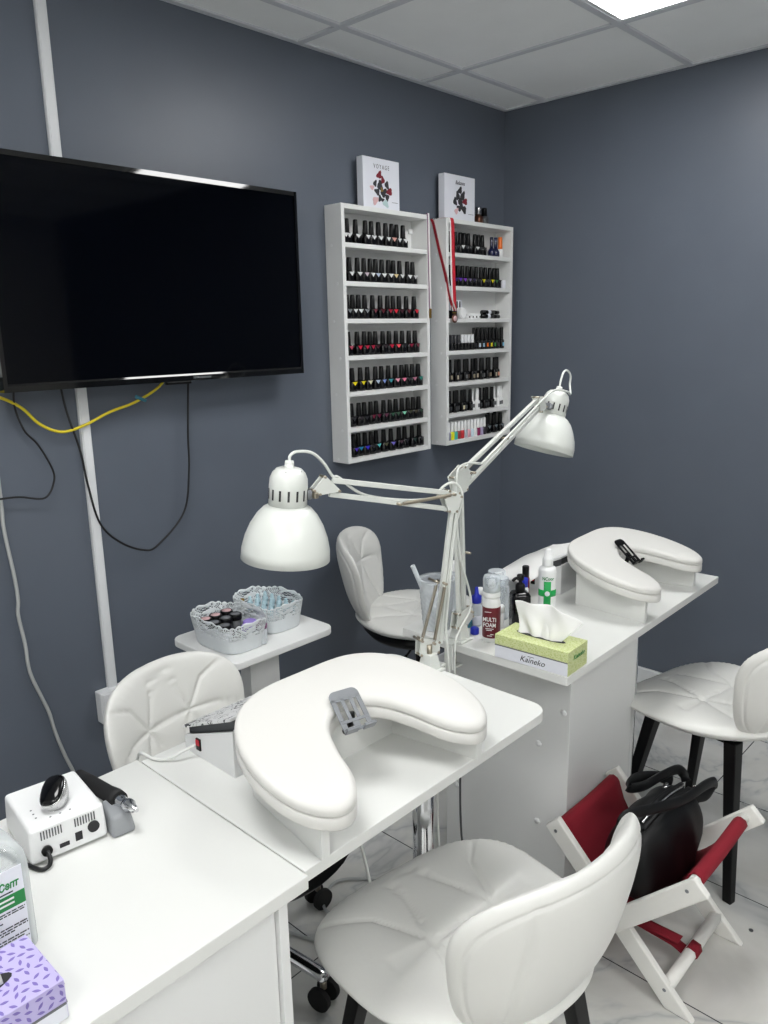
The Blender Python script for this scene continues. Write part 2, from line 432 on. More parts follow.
# ------------------------------------------------------------------ wall cables
def cable(pts, r, mat, name, label, cat='cable', sub=8, g=None):
    b = MB(pts[0]); b.tube(pts, r, 8, sub)
    o = b.build(name, mat); o.location = pts[0]; return tag(o, label, cat, g)
cable([(-2.246,-.012,1.40),(-2.246,-.012,1.098),(-2.248,-.012,1.006),(-2.238,-.012,.881),(-2.236,-.012,.811),(-2.241,-.012,.771),(-2.233,-.012,.683),(-2.23,-.012,.603),(-2.207,-.012,.518),(-2.193,-.012,.47),(-2.183,-.012,.405),(-2.164,-.012,.324),(-2.14,-.012,.24),(-2.12,-.02,.10)], .005, M['cable'], 'wall_cable', 'pale grey cable running down the wall at the left edge')
cable([(-2.40,-.03,1.39),(-2.30,-.03,1.37),(-2.222,-.03,1.345),(-2.172,-.03,1.315),(-2.131,-.03,1.27),(-2.075,-.03,1.244),(-2.009,-.03,1.256),(-1.933,-.03,1.285),(-1.854,-.03,1.306),(-1.777,-.04,1.347),(-1.74,-.045,1.40)], .004, M['yellow'], 'network_cable', 'yellow cable sagging below the television')
o = MB((-1.845,-.035,1.315)).cyl((-1.855,-.038,1.322), (-1.825,-.038,1.308), .005).build('cable_tie', M['teal']); o.location = (-1.845,-.035,1.315)
tag(o, 'small turquoise tag on the yellow cable under the television', 'cable tie')
cable([(-2.19,-.0535,1.40),(-2.19,-.03,1.325),(-2.173,-.03,1.259),(-2.142,-.03,1.217),(-2.113,-.03,1.152),(-2.112,-.03,1.114),(-2.141,-.03,1.075),(-2.204,-.03,1.088),(-2.254,-.03,1.091),(-2.34,-.03,1.09)], .0028, M['blackcable'], 'power_cable', 'thin black cable curling back to the left edge under the television')
cable([(-2.068,-.028,1.40),(-2.057,-.03,1.301),(-2.031,-.03,1.19),(-2.019,-.03,1.091),(-1.996,-.03,.979),(-1.942,-.03,.912),(-1.872,-.03,.873),(-1.822,-.03,.877),(-1.724,-.03,.961),(-1.695,-.03,1.088),(-1.688,-.03,1.209),(-1.668,-.028,1.40)], .0032, M['blackcable'], 'power_cable', 'black cable hanging in a deep loop across the white trunking')

# ------------------------------------------------------------------ bottle shelves
ORD = ['first','second','third','fourth','fifth','sixth','seventh','eighth','ninth','tenth','eleventh','twelfth','thirteenth','fourteenth','fifteenth','sixteenth']
SH = ['top','second','third','fourth','fifth','sixth','bottom']
SZ = [1.787,1.660,1.534,1.407,1.280,1.153,1.026]   # board tops
def rack(x0, x1, label):
    c = ((x0+x1)/2, 0, 1.026)
    t = thing('polish_rack', label, 'shelf unit', c, group='white wall racks of nail polish')
    w = .016; D = -.082
    MB(c).bb(x0, x0+w, D, 0, 1.026, 1.912).build('side_panel', M['white'], t, bevel=.001)
    MB(c).bb(x1-w, x1, D, 0, 1.026, 1.912).build('side_panel', M['white'], t, bevel=.001)
    MB(c).bb(x0+w, x1-w, D, 0, 1.896, 1.912).build('top_panel', M['white'], t, bevel=.001)
    MB(c).bb(x0+w, x1-w, -.004, 0, 1.03, 1.896).build('back_panel', M['white'], t)
    for k, z in enumerate(SZ):
        MB(c).bb(x0+w, x1-w, D+.001, -.004, z-(.016 if k < 6 else .0), z+(.016 if k == 6 else 0)).build('shelf', M['white'], t, bevel=.001)
    for k, z in enumerate(SZ):
        if k == 6: z += .02
        MB(c).cyl((x0-.002, -.055 if k%2 else -.03, z-.008), (x0, -.055 if k%2 else -.03, z-.008), .0045, n=12).build('screw_cap', M['plastic'], t)
    MB(c).bb(x1-w-.02, x1-w, -.012, -.004, 1.85, 1.868).build('bracket', M['plastic'], t, bevel=.002)
    return t
rack(-1.066, -.604, 'white wall rack of black polish bottles nearer the television')
rack(-.503, -.045, 'white wall rack with the red ribbon medal, nearer the corner')
SZ[6] = 1.042

def mk_bottle(kind):
    """meshes for a bottle kind: list of (part name, mesh, material slot-able)"""
    parts = []
    def P(name, mb, mat):
        o = mb.build(name, mat); me = o.data; bpy.data.objects.remove(o); parts.append((name, me))
    if kind == 'gel':
        P('body', MB().lathe([(.0145,0),(.0155,.002),(.0155,.028),(.013,.034),(.0085,.038)], n=20, sq=5), M['gloss'])
        P('cap', MB().lathe([(.0098,.0375),(.010,.04),(.0092,.06),(.0080,.082),(.0065,.0835)], n=16), M['black'])
        P('printed_label', MB().prism([(-.0125,.034),(.0125,.034),(.001,.020)], 0, .0006, lambda x, y, z: (x, -.0156-z, y)), M['labelwhite'])
    if kind == 'slim':
        P('body', MB().lathe([(.010,0),(.011,.002),(.011,.034),(.008,.040)], n=18, sq=4), M['gloss'])
        P('cap', MB().lathe([(.0082,.0385),(.0084,.042),(.0078,.088),(.0065,.0905)], n=16), M['black'])
        P('printed_label', MB().bb(-.006, .006, -.0122, -.0115, .010, .026), M['labelwhite'])
    if kind == 'tester':
        P('body', MB().lathe([(.0085,0),(.0092,.002),(.0092,.030),(.007,.034)], n=18, sq=4), M['labelwhite'])
        P('cap', MB().lathe([(.0072,.0335),(.0074,.036),(.0068,.072),(.006,.0735)], n=16), M['plastic'])
    if kind == 'vial':
        P('body', MB().lathe([(.009,0),(.0095,.002),(.0095,.026),(.0085,.030)], n=18), M['gloss'])
        P('cap', MB().lathe([(.009,.0295),(.009,.032),(.0085,.062),(.008,.063)], n=16), M['black'])
    return parts
KIND = {k: mk_bottle(k) for k in ('gel','slim','tester','vial')}
def bottle(kind, x, y, z, label, group, cols={}, rz=0):
    t = thing('nail_polish_bottle', label, 'bottle', (x, y, z), rz, group)
    for name, me in KIND[kind]:
        col = cols.get(name, 0)
        if col is None: continue
        o = bpy.data.objects.new(name, me); COL.objects.link(o); o.parent = t
        if col:
            key = (me.name, col if not isinstance(col, bpy.types.Material) else col.name)
            if key not in VAR:
                m2 = me.copy(); m2.materials[0] = label_mat(col) if isinstance(col, tuple) else col; VAR[key] = m2
            o.data = VAR[key]
    return t
VAR = {}
W_ = (214,216,216); G_ = (120,124,126); K_ = (38,38,42)
rows = [
 ([-1.025,-1.005,-.963,-.918,-.888,-.851,-.81,-.78,-.749,-.714], [W_,W_,W_,W_,W_,W_,W_,(200,150,140),W_,W_], 'silver white'),
 ([-1.04,-.997,-.962,-.928,-.897,-.865,-.833,-.801,-.769,-.738,-.693,-.66], [W_,W_,W_,(196,180,190),W_,(170,180,200),W_,W_,(220,200,150),W_,W_,(190,190,190)], 'white'),
 ([-1.018,-.988,-.957,-.923,-.887,-.848,-.81,-.773,-.739,-.7,-.656], [G_,W_,W_,G_,(110,50,60),(90,30,40),(150,30,50),(220,40,60),(60,20,30),(100,30,40),(200,30,50)], 'grey and red'),
 ([-1.012,-.97,-.937,-.903,-.873,-.836,-.805,-.765,-.731,-.692,-.654], [(170,70,90),(190,30,60),(180,30,60),(170,30,60),(60,20,30),(50,40,44),(190,30,60),(240,80,90),K_,(130,20,50),(110,30,50)], 'red'),
 ([-1.004,-.958,-.919,-.881,-.848,-.805,-.773,-.736,-.703,-.677,-.637], [(236,214,20),(220,206,30),(226,224,190),(180,196,216),(130,150,210),(60,140,150),(236,160,180),(230,120,150),(50,46,50),(170,110,130),(30,110,100)], 'bright'),
 ([-1.006,-.971,-.941,-.905,-.876,-.839,-.806,-.774,-.737,-.701,-.673,-.639], [K_,(46,40,44),K_,(110,24,50),(100,20,50),(96,50,70),(40,80,60),(56,84,66),(130,200,170),(60,60,44),(70,64,50),(40,64,50)], 'dark'),
 ([-1.007,-.976,-.945,-.911,-.88,-.842,-.804,-.756,-.718,-.681,-.633], [(70,50,160),(20,110,150),(60,50,200),K_,(90,190,190),(80,80,60),(110,100,190),(80,60,70),K_,(40,60,56),K_], 'blue'),
]
for ri, (xs_, cols, tone) in enumerate(rows):
    for bi, x in enumerate(xs_):
        bottle('gel', x, -.045+random.uniform(-.004,.004), SZ[ri],
          f'black bottle, {tone} print, {ORD[bi]} from left, {SH[ri]} shelf, rack by television',
          'polish bottles in the rack by the television', {'printed_label': cols[bi]}, random.uniform(-.12,.12))
# second rack
g2 = 'polish bottles in the rack by the corner'
r2 = 'rack by corner'
def lab2(desc, i, r): return f'{desc}, {ORD[i]} from left, {SH[r]} shelf, {r2}'
for i, x in enumerate([-.468,-.435,-.40,-.367,-.342,-.315,-.269,-.245,-.218]):
    bottle('gel', x, -.045, SZ[0], lab2('black polish bottle', i, 0), g2, {'printed_label': W_ if i in (3,6) else (60,60,62)})
for i, (x, bm_, cm) in enumerate([(-.158, M['navy'], M['navy']), (-.128, M['navy'], M['navy'])]):
    t = thing('nail_polish_bottle', ['round dark blue glass bottle on the top shelf of the rack by the corner', 'dark blue bottle beside the orange capped one on the top shelf by the corner'][i], 'bottle', (x, -.05, SZ[0]))
    MB().lathe([(.012,0),(.017,.004),(.017,.022),(.009,.034),(.007,.04)], n=20).build('body', bm_, t)
    MB().lathe([(.007,.039),(.0075,.042),(.0075,.078),(.006,.08)], n=16).build('cap', cm, t)
t = thing('nail_polish_bottle', 'white bottle with an orange cap on the top shelf of the rack by the corner', 'bottle', (-.095, -.05, SZ[0]))
MB().lathe([(.013,0),(.014,.002),(.014,.030),(.008,.036)], n=20).build('body', M['plastic'], t)
MB().lathe([(.0095,.0355),(.010,.038),(.009,.082),(.008,.0835)], n=16).build('cap', M['orange'], t)
for i, (x, c_) in enumerate([(-.465,K_),(-.435,K_),(-.41,(60,40,120)),(-.384,(90,50,160)),(-.353,(120,60,180)),(-.32,(100,90,120)),(-.29,(50,46,70)),(-.26,(50,50,54)),(-.225,(220,210,30)),(-.195,(60,60,50)),(-.162,(224,214,30)),(-.132,(60,110,60)),(-.108,K_)]):
    bottle('gel', x, -.045, SZ[1], lab2('black polish bottle', i, 1), g2, {'printed_label': c_})
bottle('tester', -.083, -.06, SZ[1], 'short white tester bottle at the right end of the second shelf by the corner', g2, {'cap': None})
# third shelf : small odds and ends
def small(name, label, cat, mb, mat, loc, parts=()):
    o = mb.build(name, mat, bevel=.0008); o.location = loc; tag(o, label, cat)
    return o
def box_thing(name, label, cat, loc, d, mat, parts=(), bevel=.001):
    t = thing(name, label, cat, loc)
    MB().bb(-d[0]/2, d[0]/2, -d[1]/2, d[1]/2, 0, d[2]).build('body', mat, t, bevel=bevel)
    for pn, x0, x1, z0, z1, mt in parts:
        MB().bb(x0, x1, -d[1]/2-.0006, -d[1]/2, z0, z1).build(pn, mt, t)
    return t
box_thing('carton', 'small white carton with black stripes at the back of the third shelf by the corner', 'box', (-.385, -.024, SZ[2]), (.075,.03,.075), M['labelwhite'],
    [('stripe', -.034+k*.018, -.026+k*.018, .03, .07, M['ink']) for k in range(4)])
box_thing('carton', 'small black box on the third shelf by the corner', 'box', (-.437, -.055, SZ[2]), (.035,.03,.032), M['black'], [('label', -.012, .012, .02, .026, M['gold'])])
t = thing('jar', 'round white jar lying on its side on the third shelf by the corner', 'jar', (-.385, -.062, SZ[2]))
MB().cyl((0,-.012,.022), (0,.012,.022), .022, n=28).build('body', M['plastic'], t, bevel=.002)
MB().cyl((0,-.016,.022), (0,-.012,.022), .019, n=28).build('lid', M['plastic'], t, bevel=.001)
for k in range(4):
    t = thing('jar', f'tiny white pot, {ORD[k]} from left in a line, third shelf, {r2}', 'jar', (-.335+k*.024, -.06, SZ[2]), group='tiny white pots')
    MB().lathe([(.0095,0),(.010,.002),(.010,.012)], n=16).build('body', M['plastic'], t)
    MB().lathe([(.0105,.012),(.0105,.018),(.009,.02)], n=16).build('lid', M['plastic'], t)
    MB().bb(-.004, .004, -.0108, -.0102, .003, .010).build('label', M['ink'], t)
for k, (x0, x1, z) in enumerate([(-.245,-.12,.009),(-.20,-.085,.009),(-.225,-.105,.026)]):
    y = -.06 if k == 0 else (-.038 if k == 1 else -.05)
    t = thing('tube', ['black tube lying in front on the third shelf by the corner','black tube lying behind on the third shelf by the corner','black tube lying on top of two others on the third shelf by the corner'][k], 'tube', ((x0+x1)/2, y, SZ[2]))
    MB().cyl((-.06,0,z), (.025,0,z), .009, n=16).build('body', M['gloss'], t)
    MB().cyl((.025,0,z), (.06,0,z), .008, n=16).build('cap', M['black'], t)
    plabel(MB().cyl((-.02,0,z), (.0,0,z), .0093, n=16).build('band', M['labelwhite'], t), 'white band')
# fourth shelf
for i in range(8):
    bottle('vial', -.463+i*.0225, -.06, SZ[3], lab2('stubby vial', i, 3), g2, {'cap': (206,208,210) if i > 3 else K_})
for i in range(7):
    o_ = bottle('vial', -.455+i*.0225, -.03, SZ[3], f'white striped vial cap, rear row, {ORD[i]} from left, fourth shelf, {r2}', g2, {'cap': (214,214,216)})
for i, (x, c_) in enumerate([(-.277,K_),(-.25,(200,210,220)),(-.222,(150,180,200)),(-.194,(230,110,40)),(-.166,(236,220,40)),(-.139,(60,120,60)),(-.112,(60,60,60)),(-.078,(120,180,210))]):
    bottle('slim', x, -.05, SZ[3], lab2('tall bottle', i+8, 3), g2, {'printed_label': c_})
for i, x in enumerate([-.462,-.43,-.401,-.368,-.341,-.313,-.288,-.251,-.227,-.205,-.18,-.156,-.128,-.095]):
    bottle('slim', x, -.05+.01*(i%2), SZ[4], lab2('tall black bottle', i, 4), g2, {'printed_label': [(60,52,44),(150,140,120),(170,160,140),(60,60,60),(110,110,112)][i%5] if i < 13 else (220,150,120)})
for i, x in enumerate([-.462,-.436,-.41,-.385,-.359,-.331,-.303,-.279,-.254,-.226,-.2,-.173,-.145,-.120,-.095,-.07]):
    wh = i in (7,8,13,14,15)
    bottle('slim', x, -.05+.008*(i%2), SZ[5], lab2('white bottle' if wh else 'tall black bottle', i, 5), g2,
      {'printed_label': (90,90,94) if wh else ((210,200,170) if i == 4 else (60,62,64)), 'cap': M['plastic'] if wh else 0, 'body': M['plastic'] if wh else 0} )
tc = [(150,150,170),(226,226,40),(60,170,160),(150,60,60),(200,40,50),(180,190,200),(220,170,180),(200,220,230),(230,230,230),(130,20,80),(170,160,190),(40,36,44)]
for i in range(12):
    bottle('tester', -.463+i*.0226, -.06, SZ[6], f'white capped tester, front row, {ORD[i]} from left, bottom shelf, {r2}', g2, {'body': tc[i]})
    bottle('tester', -.46+i*.0226, -.032, SZ[6], f'white capped tester, rear row, {ORD[i]} from left, bottom shelf, {r2}', g2, {'body': (200,205,210)})
for i in range(5):
    bottle('slim' if i%2 else 'gel', -.18+i*.025, -.05+.012*(i%2), SZ[6], f'black bottle right of testers, {ORD[i]} from left, bottom shelf, {r2}', g2, {'printed_label': (110,120,124)})

# boxes standing on the racks
def poster_box(x0, x1, z1, label, title, shear, dark):
    c = ((x0+x1)/2, -.037, 1.912)
    t = thing('gift_box', label, 'box', c, group='printed white boxes on the racks')
    MB(c).bb(x0, x1, -.052, -.022, 1.912, z1).build('box', M['labelwhite'], t, bevel=.001)
    w = x1-x0
    text('title', title, .021, (0, -.0158, z1-1.912-.028), (PI/2,0,0), M['greyink'] if not dark else M['ink'], t, shear=shear, sx=.72 if not dark else .75)
    pet = []
    if dark: spec = [(0,.30,.13,2),(-.07,.16,.14,2),(.09,.18,.15,2),(-.15,.02,.13,2),(.02,.02,.16,2),(.16,.05,.13,0),(-.02,-.12,.13,2),(.12,-.14,.15,2),(-.11,-.2,.11,1)]
    else: spec = [(-.06,.32,.13,0),(.03,.22,.11,0),(-.17,.12,.10,2),(-.04,.08,.16,2),(.14,.12,.12,2),(.2,-.02,.14,0),(-.25,.02,.09,1),(-.12,-.06,.12,2),(.05,-.06,.15,2),(-.17,-.26,.14,1),(.02,-.22,.07,2),(.14,-.16,.11,2),(.1,-.3,.13,3),(-.05,-.2,.10,2),(.0,.0,.07,4)]
    b = MB(); rr = random.Random(3)
    for k, (px, pz, r, mi) in enumerate(spec):
        b.cur = mi; a = rr.uniform(0, PI)
        n = 12; poly = []
        for q in range(n):
            th = 2*PI*q/n; rad = r*w*.62*(1+.25*sin(3*th+k))
            ex, ez = rad*cos(th), rad*.72*sin(th)
            poly.append((px*w*1.05+ex*cos(a)-ez*sin(a), .078*(z1-1.912)/.17-.01+pz*w*.8+ex*sin(a)+ez*cos(a)))
        b.prism(poly, 0, .0002+.00008*k, lambda x, y, z: (x, -.0152-z, y))
    b.build('printed_flower', [M['wine'], M['pinkprint'], M['darkprint'], M['paleteal'], M['gold']], t)
    MB().bb(w*.28, w*.45, -.0156, -.0151, .030, .0315).build('small_print', M['greyink'], t)
poster_box(-.926, -.738, 2.083, 'white box printed VOYAGE with a red flower, on the rack by the television', 'V O Y A G E', 0, False)
poster_box(-.476, -.280, 2.082, 'white box with a black flower print, on the rack by the corner', 'Badazons', .35, True)
for i, (x, mt) in enumerate([(-.245, M['copper']), (-.205, M['darkgrey'])]):
    t = thing('nail_polish_bottle', ['clear square bottle with silver cap, beside the black flower box on the rack','clear square bottle with black cap, right of the silver capped one on the rack'][i], 'bottle', (x, -.045, 1.912))
    MB().lathe([(.014,0),(.015,.002),(.015,.030),(.008,.034)], n=20, sq=6).build('body', mt, t)
    MB().lathe([(.010,.0335),(.010,.064),(.009,.066)], n=20, sq=6).build('cap', M['silver'] if i == 0 else M['black'], t)
# ribbons
def ribbon(pts, w, mats, side, parent, name, off):
    P = catmull(pts, 8); b = MB(off)
    sd = Vector(side).normalized()
    for k, (lo, hi) in enumerate(((-1,-.34),(-.34,.34),(.34,1))):
        b.cur = [0,1,0][k] if len(mats) > 1 else 0
        if len(mats) > 1: b.cur = [0,1,1][k]
        vs = []
        for p in P: vs += [p+sd*lo*w/2, p+sd*hi*w/2]
        b.add(vs, [(2*i, 2*i+1, 2*i+3, 2*i+2) for i in range(len(P)-1)], True)
    return b.build(name, mats, parent, solid=.0008)
c = (-.48, -.09, 1.55)
t = thing('medal', 'round bronze medal on a red and white ribbon hanging from the rack by the corner', 'medal', c)
ribbon([(-.5,-.02,1.9155),(-.5065,-.014,1.912),(-.5085,-.025,1.895),(-.508,-.054,1.795),(-.508,-.084,1.70),(-.495,-.090,1.63),(-.464,-.092,1.563)], .024, [M['ribbonwhite'], M['ribbonred']], (.25,1,0), t, 'ribbon', c)
ribbon([(-.488,-.035,1.9145),(-.482,-.075,1.9145),(-.478,-.088,1.905),(-.474,-.088,1.86),(-.468,-.088,1.70),(-.461,-.089,1.563)], .024, [M['ribbonwhite'], M['ribbonred']], (1,-.2,0), t, 'ribbon', c)
MB(c).lathe([(.0,-.002),(.016,-.002),(.018,0),(.016,.002),(0,.002)], (-.463,-.093,1.534), 24, axis=(0,-1,0)).build('medal_disc', M['copper'], t)
MB(c).lathe([(.0,0),(.011,0),(.011,.0008),(0,.0008)], (-.463,-.0952,1.534), 20, axis=(0,-1,0)).build('medal_face', M['pinkprint'], t)
c = (-.612, -.09, 1.74)
t = thing('lanyard', 'thin white and mauve ribbon hanging on the front edge of the rack by the television', 'ribbon', c)
ribbon([(-.617,-.03,1.9145),(-.616,-.078,1.9145),(-.614,-.0845,1.905),(-.612,-.0855,1.78),(-.608,-.0855,1.66),(-.606,-.0855,1.57)], .012, [M['mauve'], M['ribbonwhite']], (1,-.1,0), t, 'ribbon', c)
MB(c).box((-.607,-.087,1.553), (.011,.004,.035)).build('clip', M['gold'], t, bevel=.001)

# ------------------------------------------------------------------ desks
def rounded(x0, x1, y0, y1, r=(.0,.0,.0,.0), n=8):
    """corner radii order: (x0,y0),(x1,y0),(x1,y1),(x0,y1)"""
    out = []
    for (cx, cy, a0), rr in zip(((x0,y0,PI),(x1,y0,1.5*PI),(x1,y1,0),(x0,y1,.5*PI)), r):
        if rr <= 0: out.append((cx, cy)); continue
        ox = cx+rr if cx == x0 else cx-rr; oy = cy+rr if cy == y0 else cy-rr
        for k in range(n+1):
            a = a0+.5*PI*k/n; out.append((ox+rr*cos(a), oy+rr*sin(a)))
    return out
DZ = .75
c = (-2.7, -1.12, 0)
t = thing('manicure_desk', 'white manicure desk in the foreground with cabinet base and side leaf', 'desk', c)
MB(c).prism(rounded(-3.12, -2.3925, -1.345, -.885), DZ-.022, DZ).build('tabletop', M['laminate'], t, bevel=.0015)
MB(c).prism(rounded(-2.3905, -1.742, -1.335, -.895, (0,.04,.04,0)), DZ-.020, DZ).build('side_leaf', M['laminate'], t, bevel=.0015)
MB(c).bb(-2.436, -2.42, -1.330, -.92, .0, DZ-.022).build('side_panel', M['white'], t, bevel=.001)
MB(c).bb(-3.10, -3.084, -1.330, -.92, .0, DZ-.022).build('side_panel', M['white'], t, bevel=.001)
MB(c).bb(-3.083, -2.437, -1.322, -1.306, .03, DZ-.0225).build('front_panel', M['white'], t, bevel=.001)
MB(c).bb(-3.083, -2.437, -1.304, -.94, .08, .096).build('bottom_panel', M['white'], t)
def chrome_leg(x, y, c, t):
    l = MB(c); l.cyl((x,y,.025), (x,y,DZ-.024), .024, n=32); l.build('table_leg', M['chrome'], t)
    MB(c).lathe([(.024,0),(.03,.004),(.03,.02),(.024,.026)], (x,y,0), 28).build('leg_foot', M['black'], t)
    MB(c).lathe([(.045,DZ-.024),(.045,DZ-.0205),(.0,DZ-.0205)], (x,y,0), 28).build('leg_plate', M['chrome'], t)
chrome_leg(-1.86, -1.10, c, t)

c = (-1.6, -1.29, 0); RZ2 = math.radians(1.2)
t = thing('manicure_desk', 'white manicure desk in the corner with a screwed side panel', 'desk', c, RZ2)
MB().prism(rounded(0, .915, 0, .470, (.004,.004,.004,.004), 3), DZ-.020, DZ).build('tabletop', M['laminate'], t, bevel=.0012)
MB().bb(.165, .181, .078, .455, 0, DZ-.0205).build('side_panel', M['white'], t, bevel=.001)
MB().bb(.530, .546, .082, .455, 0, DZ-.0205).build('side_panel', M['white'], t, bevel=.001)
MB().bb(.1815, .5295, .082, .098, .0, DZ-.021).build('front_panel', M['white'], t, bevel=.001)
MB().bb(.1815, .5295, .099, .45, .07, .086).build('bottom_panel', M['white'], t)
for (y, z) in ((.095,.570),(.162,.464),(.160,.245),(.42,.570),(.42,.245),(.095,.08)):
    MB().lathe([(.0085,0),(.0075,.0018),(.004,.003),(0,.0032)], (.165,y,z), 16, axis=(-1,0,0)).build('screw_cap', M['plastic'], t)
l = MB(); l.cyl((.80,.32,.025), (.80,.32,DZ-.022), .024, n=32)
MB().cyl((.572,.10,.0), (.572,.10,DZ-.021), .011, n=20).build('table_leg', M['chrome'], t)

# ------------------------------------------------------------------ arm rests
half = [(0,0),(.10,-.004),(.165,-.032),(.208,-.085),(.228,-.15),(.228,-.21),(.212,-.26),(.180,-.291),(.145,-.290),(.112,-.255),(.092,-.20),(.068,-.153),(.035,-.125),(0,-.117)]
half = [(x*.965, y*.97) for x, y in half]
full = half + [(-x, y) for x, y in reversed(half[1:-1])]
OUT = [(p.x, p.y) for p in closed_catmull([(x, y, 0) for x, y in full], 6)]
def inset(poly, d):
    n = len(poly); out = []
    for i in range(n):
        p0, p1 = Vector(poly[i-1]), Vector(poly[(i+1)%n]); tg = (p1-p0).normalized()
        nn = Vector((-tg.y, tg.x)); out.append((poly[i][0]+nn.x*d, poly[i][1]+nn.y*d))
    return out
area = sum(OUT[i-1][0]*OUT[i][1]-OUT[i][0]*OUT[i-1][1] for i in range(len(OUT)))
SGN = 1 if area > 0 else -1
def pad(loc, rz, label, holder_mat, hold_tilt, front_h, kind):
    t = thing('hand_rest_cushion', label, 'armrest', loc, rz, group='padded horseshoe armrests')
    z = lambda y, h: front_h + (y+.29)*.23 + h
    def layer(name, prof, mat, fill_top=True):
        # prof = [(inset, height)] from the lower to the upper edge
        b = MB(); n = len(OUT); vs = []
        for d, h in prof:
            q = inset(OUT, SGN*d); vs += [(x, y, z(y, h)) for x, y in q]
        fs = [(j*n+i, j*n+(i+1)%n, (j+1)*n+(i+1)%n, (j+1)*n+i) for j in range(len(prof)-1) for i in range(n)]
        b.add(vs, fs, True)
        # spine fill keeps the pad soft on top
        o = len(b.v); top = len(prof)-1
        hn = n//2
        b.f.append(tuple(reversed(range(n)))); b.sm.append(False); b.mi.append(0)
        b.f.append(tuple(top*n+i for i in range(n))); b.sm.append(True); b.mi.append(0)
        return b.build(name, mat, t)
    layer('base_board', [(.004,0),(.001,.0015),(0,.004),(.0,.019),(.0015,.0208),(.005,.0215)], M['vinyl'])
    R = .012; pr = [(.005,.0216),(.001,.0230),(0,.025)]
    for k in range(9):
        a = k/8*PI/2; pr.append((R*(1-cos(a)), .031+.009*sin(a)))
    pr += [(.022,.0412),(.034,.0424)]
    layer('cushion', pr, M['vinyl'])
    for s_ in (-1, 1):
        b = MB(); p0 = Vector((s_*.148, -.055)); p1 = Vector((s_*.182, -.262)); nn = Vector((s_*.008, 0))
        vs = []
        for p in (p0, p1):
            for q in (-1, 1):
                for top in (0, 1):
                    P = p+nn*q; vs.append((P.x, P.y, (z(P.y, .0)-.0005) if top else 0))
        b.add(vs, [(0,1,3,2),(4,6,7,5),(0,4,5,1),(2,3,7,6),(0,2,6,4),(1,5,7,3)])
        b.build('side_support', M['laminate'], t, bevel=.001)
    MB().bb(-.146, .146, -.085, -.07, 0, z(-.085, 0)-.002).build('rear_support', M['laminate'], t)
    # phone holder
    hx, hy = (-.005, -.135)
    hz = z(hy, .036)
    h = bpy.data.objects.new('phone_holder', None)
    b = MB(); W, L = .056, .068
    R_ = Matrix.Rotation(hold_tilt[2], 4, 'Z') @ Matrix.Rotation(hold_tilt[0], 4, 'X')
    base = Matrix.Translation((hx, hy, hz)) @ R_
    def bx(x0, x1, y0, y1, z0, z1):
        c_ = Vector(((x0+x1)/2, (y0+y1)/2, (z0+z1)/2)); d_ = (x1-x0, y1-y0, z1-z0)
        b.box(base @ c_, d_, R=base.to_3x3())
    th = .0025
    if kind == 'wide':
        bars = [(-W/2,-W/2+.009),(-.0105,-.0035),(.0055,.0125),(W/2-.009,W/2)]
    else:
        W, L = .040, .078; bars = [(-W/2,-W/2+.007),(-.003,.003),(W/2-.007,W/2)]
    for a0, a1 in bars: bx(a0, a1, -L*.18, L/2-.006, 0, th)
    # rounded top
    poly = [(W/2*cos(a), 0) for a in (0,)]
    pl = rounded(-W/2, W/2, L/2-.012, L/2+.008, (0,0,.012,.012), 6)
    b.prism(pl, 0, th, lambda x, y, zz: base @ Vector((x, y, zz)))
    bx(-W/2, W/2, -L*.26, -L*.18, 0, th); bx(-W/2, W/2, -L/2, -L*.42, 0, th)
    bx(-W/2, -W/2+.010, -L*.42, -L*.26, 0, th); bx(W/2-.010, W/2, -L*.42, -L*.26, 0, th)
    bx(-.006, .006, -L*.42, -L*.26, 0, th)
    hp = b.build('phone_holder', holder_mat, t, bevel=.0008)
    plabel(hp, 'grey metal phone holder' if kind == 'wide' else 'black phone holder')
    b = MB()
    bx(-W/2, -.004, -L/2-.002, -L/2+.001, 0, .016); bx(.006, W/2, -L/2-.002, -L/2+.001, 0, .016)
    bx(-W/2, -.004, -L/2+.001, -L/2+.0035, .012, .016); bx(.006, W/2, -L/2+.001, -L/2+.0035, .012, .016)
    b.build('lip', holder_mat, hp, bevel=.0008)
    b = MB(); b.tube([base @ Vector((0, 0, -.001)), (hx, hy+.0, hz-.02), (hx, hy+.016, hz-.042)], .006, 10, 4)
    b.build('holder_stem', M['black'], hp)
    return t
pad((-2.168, -1.078, DZ), math.radians(-.5), 'white padded horseshoe armrest on the foreground desk, grey phone holder', M['greymetal'], (math.radians(38),0,math.radians(-14)), .047, 'wide')
pad((-1.018, -1.000, DZ), math.radians(3.5), 'white padded horseshoe armrest on the corner desk, black phone holder', M['black'], (math.radians(38),0,math.radians(-12)), .052, 'slim')

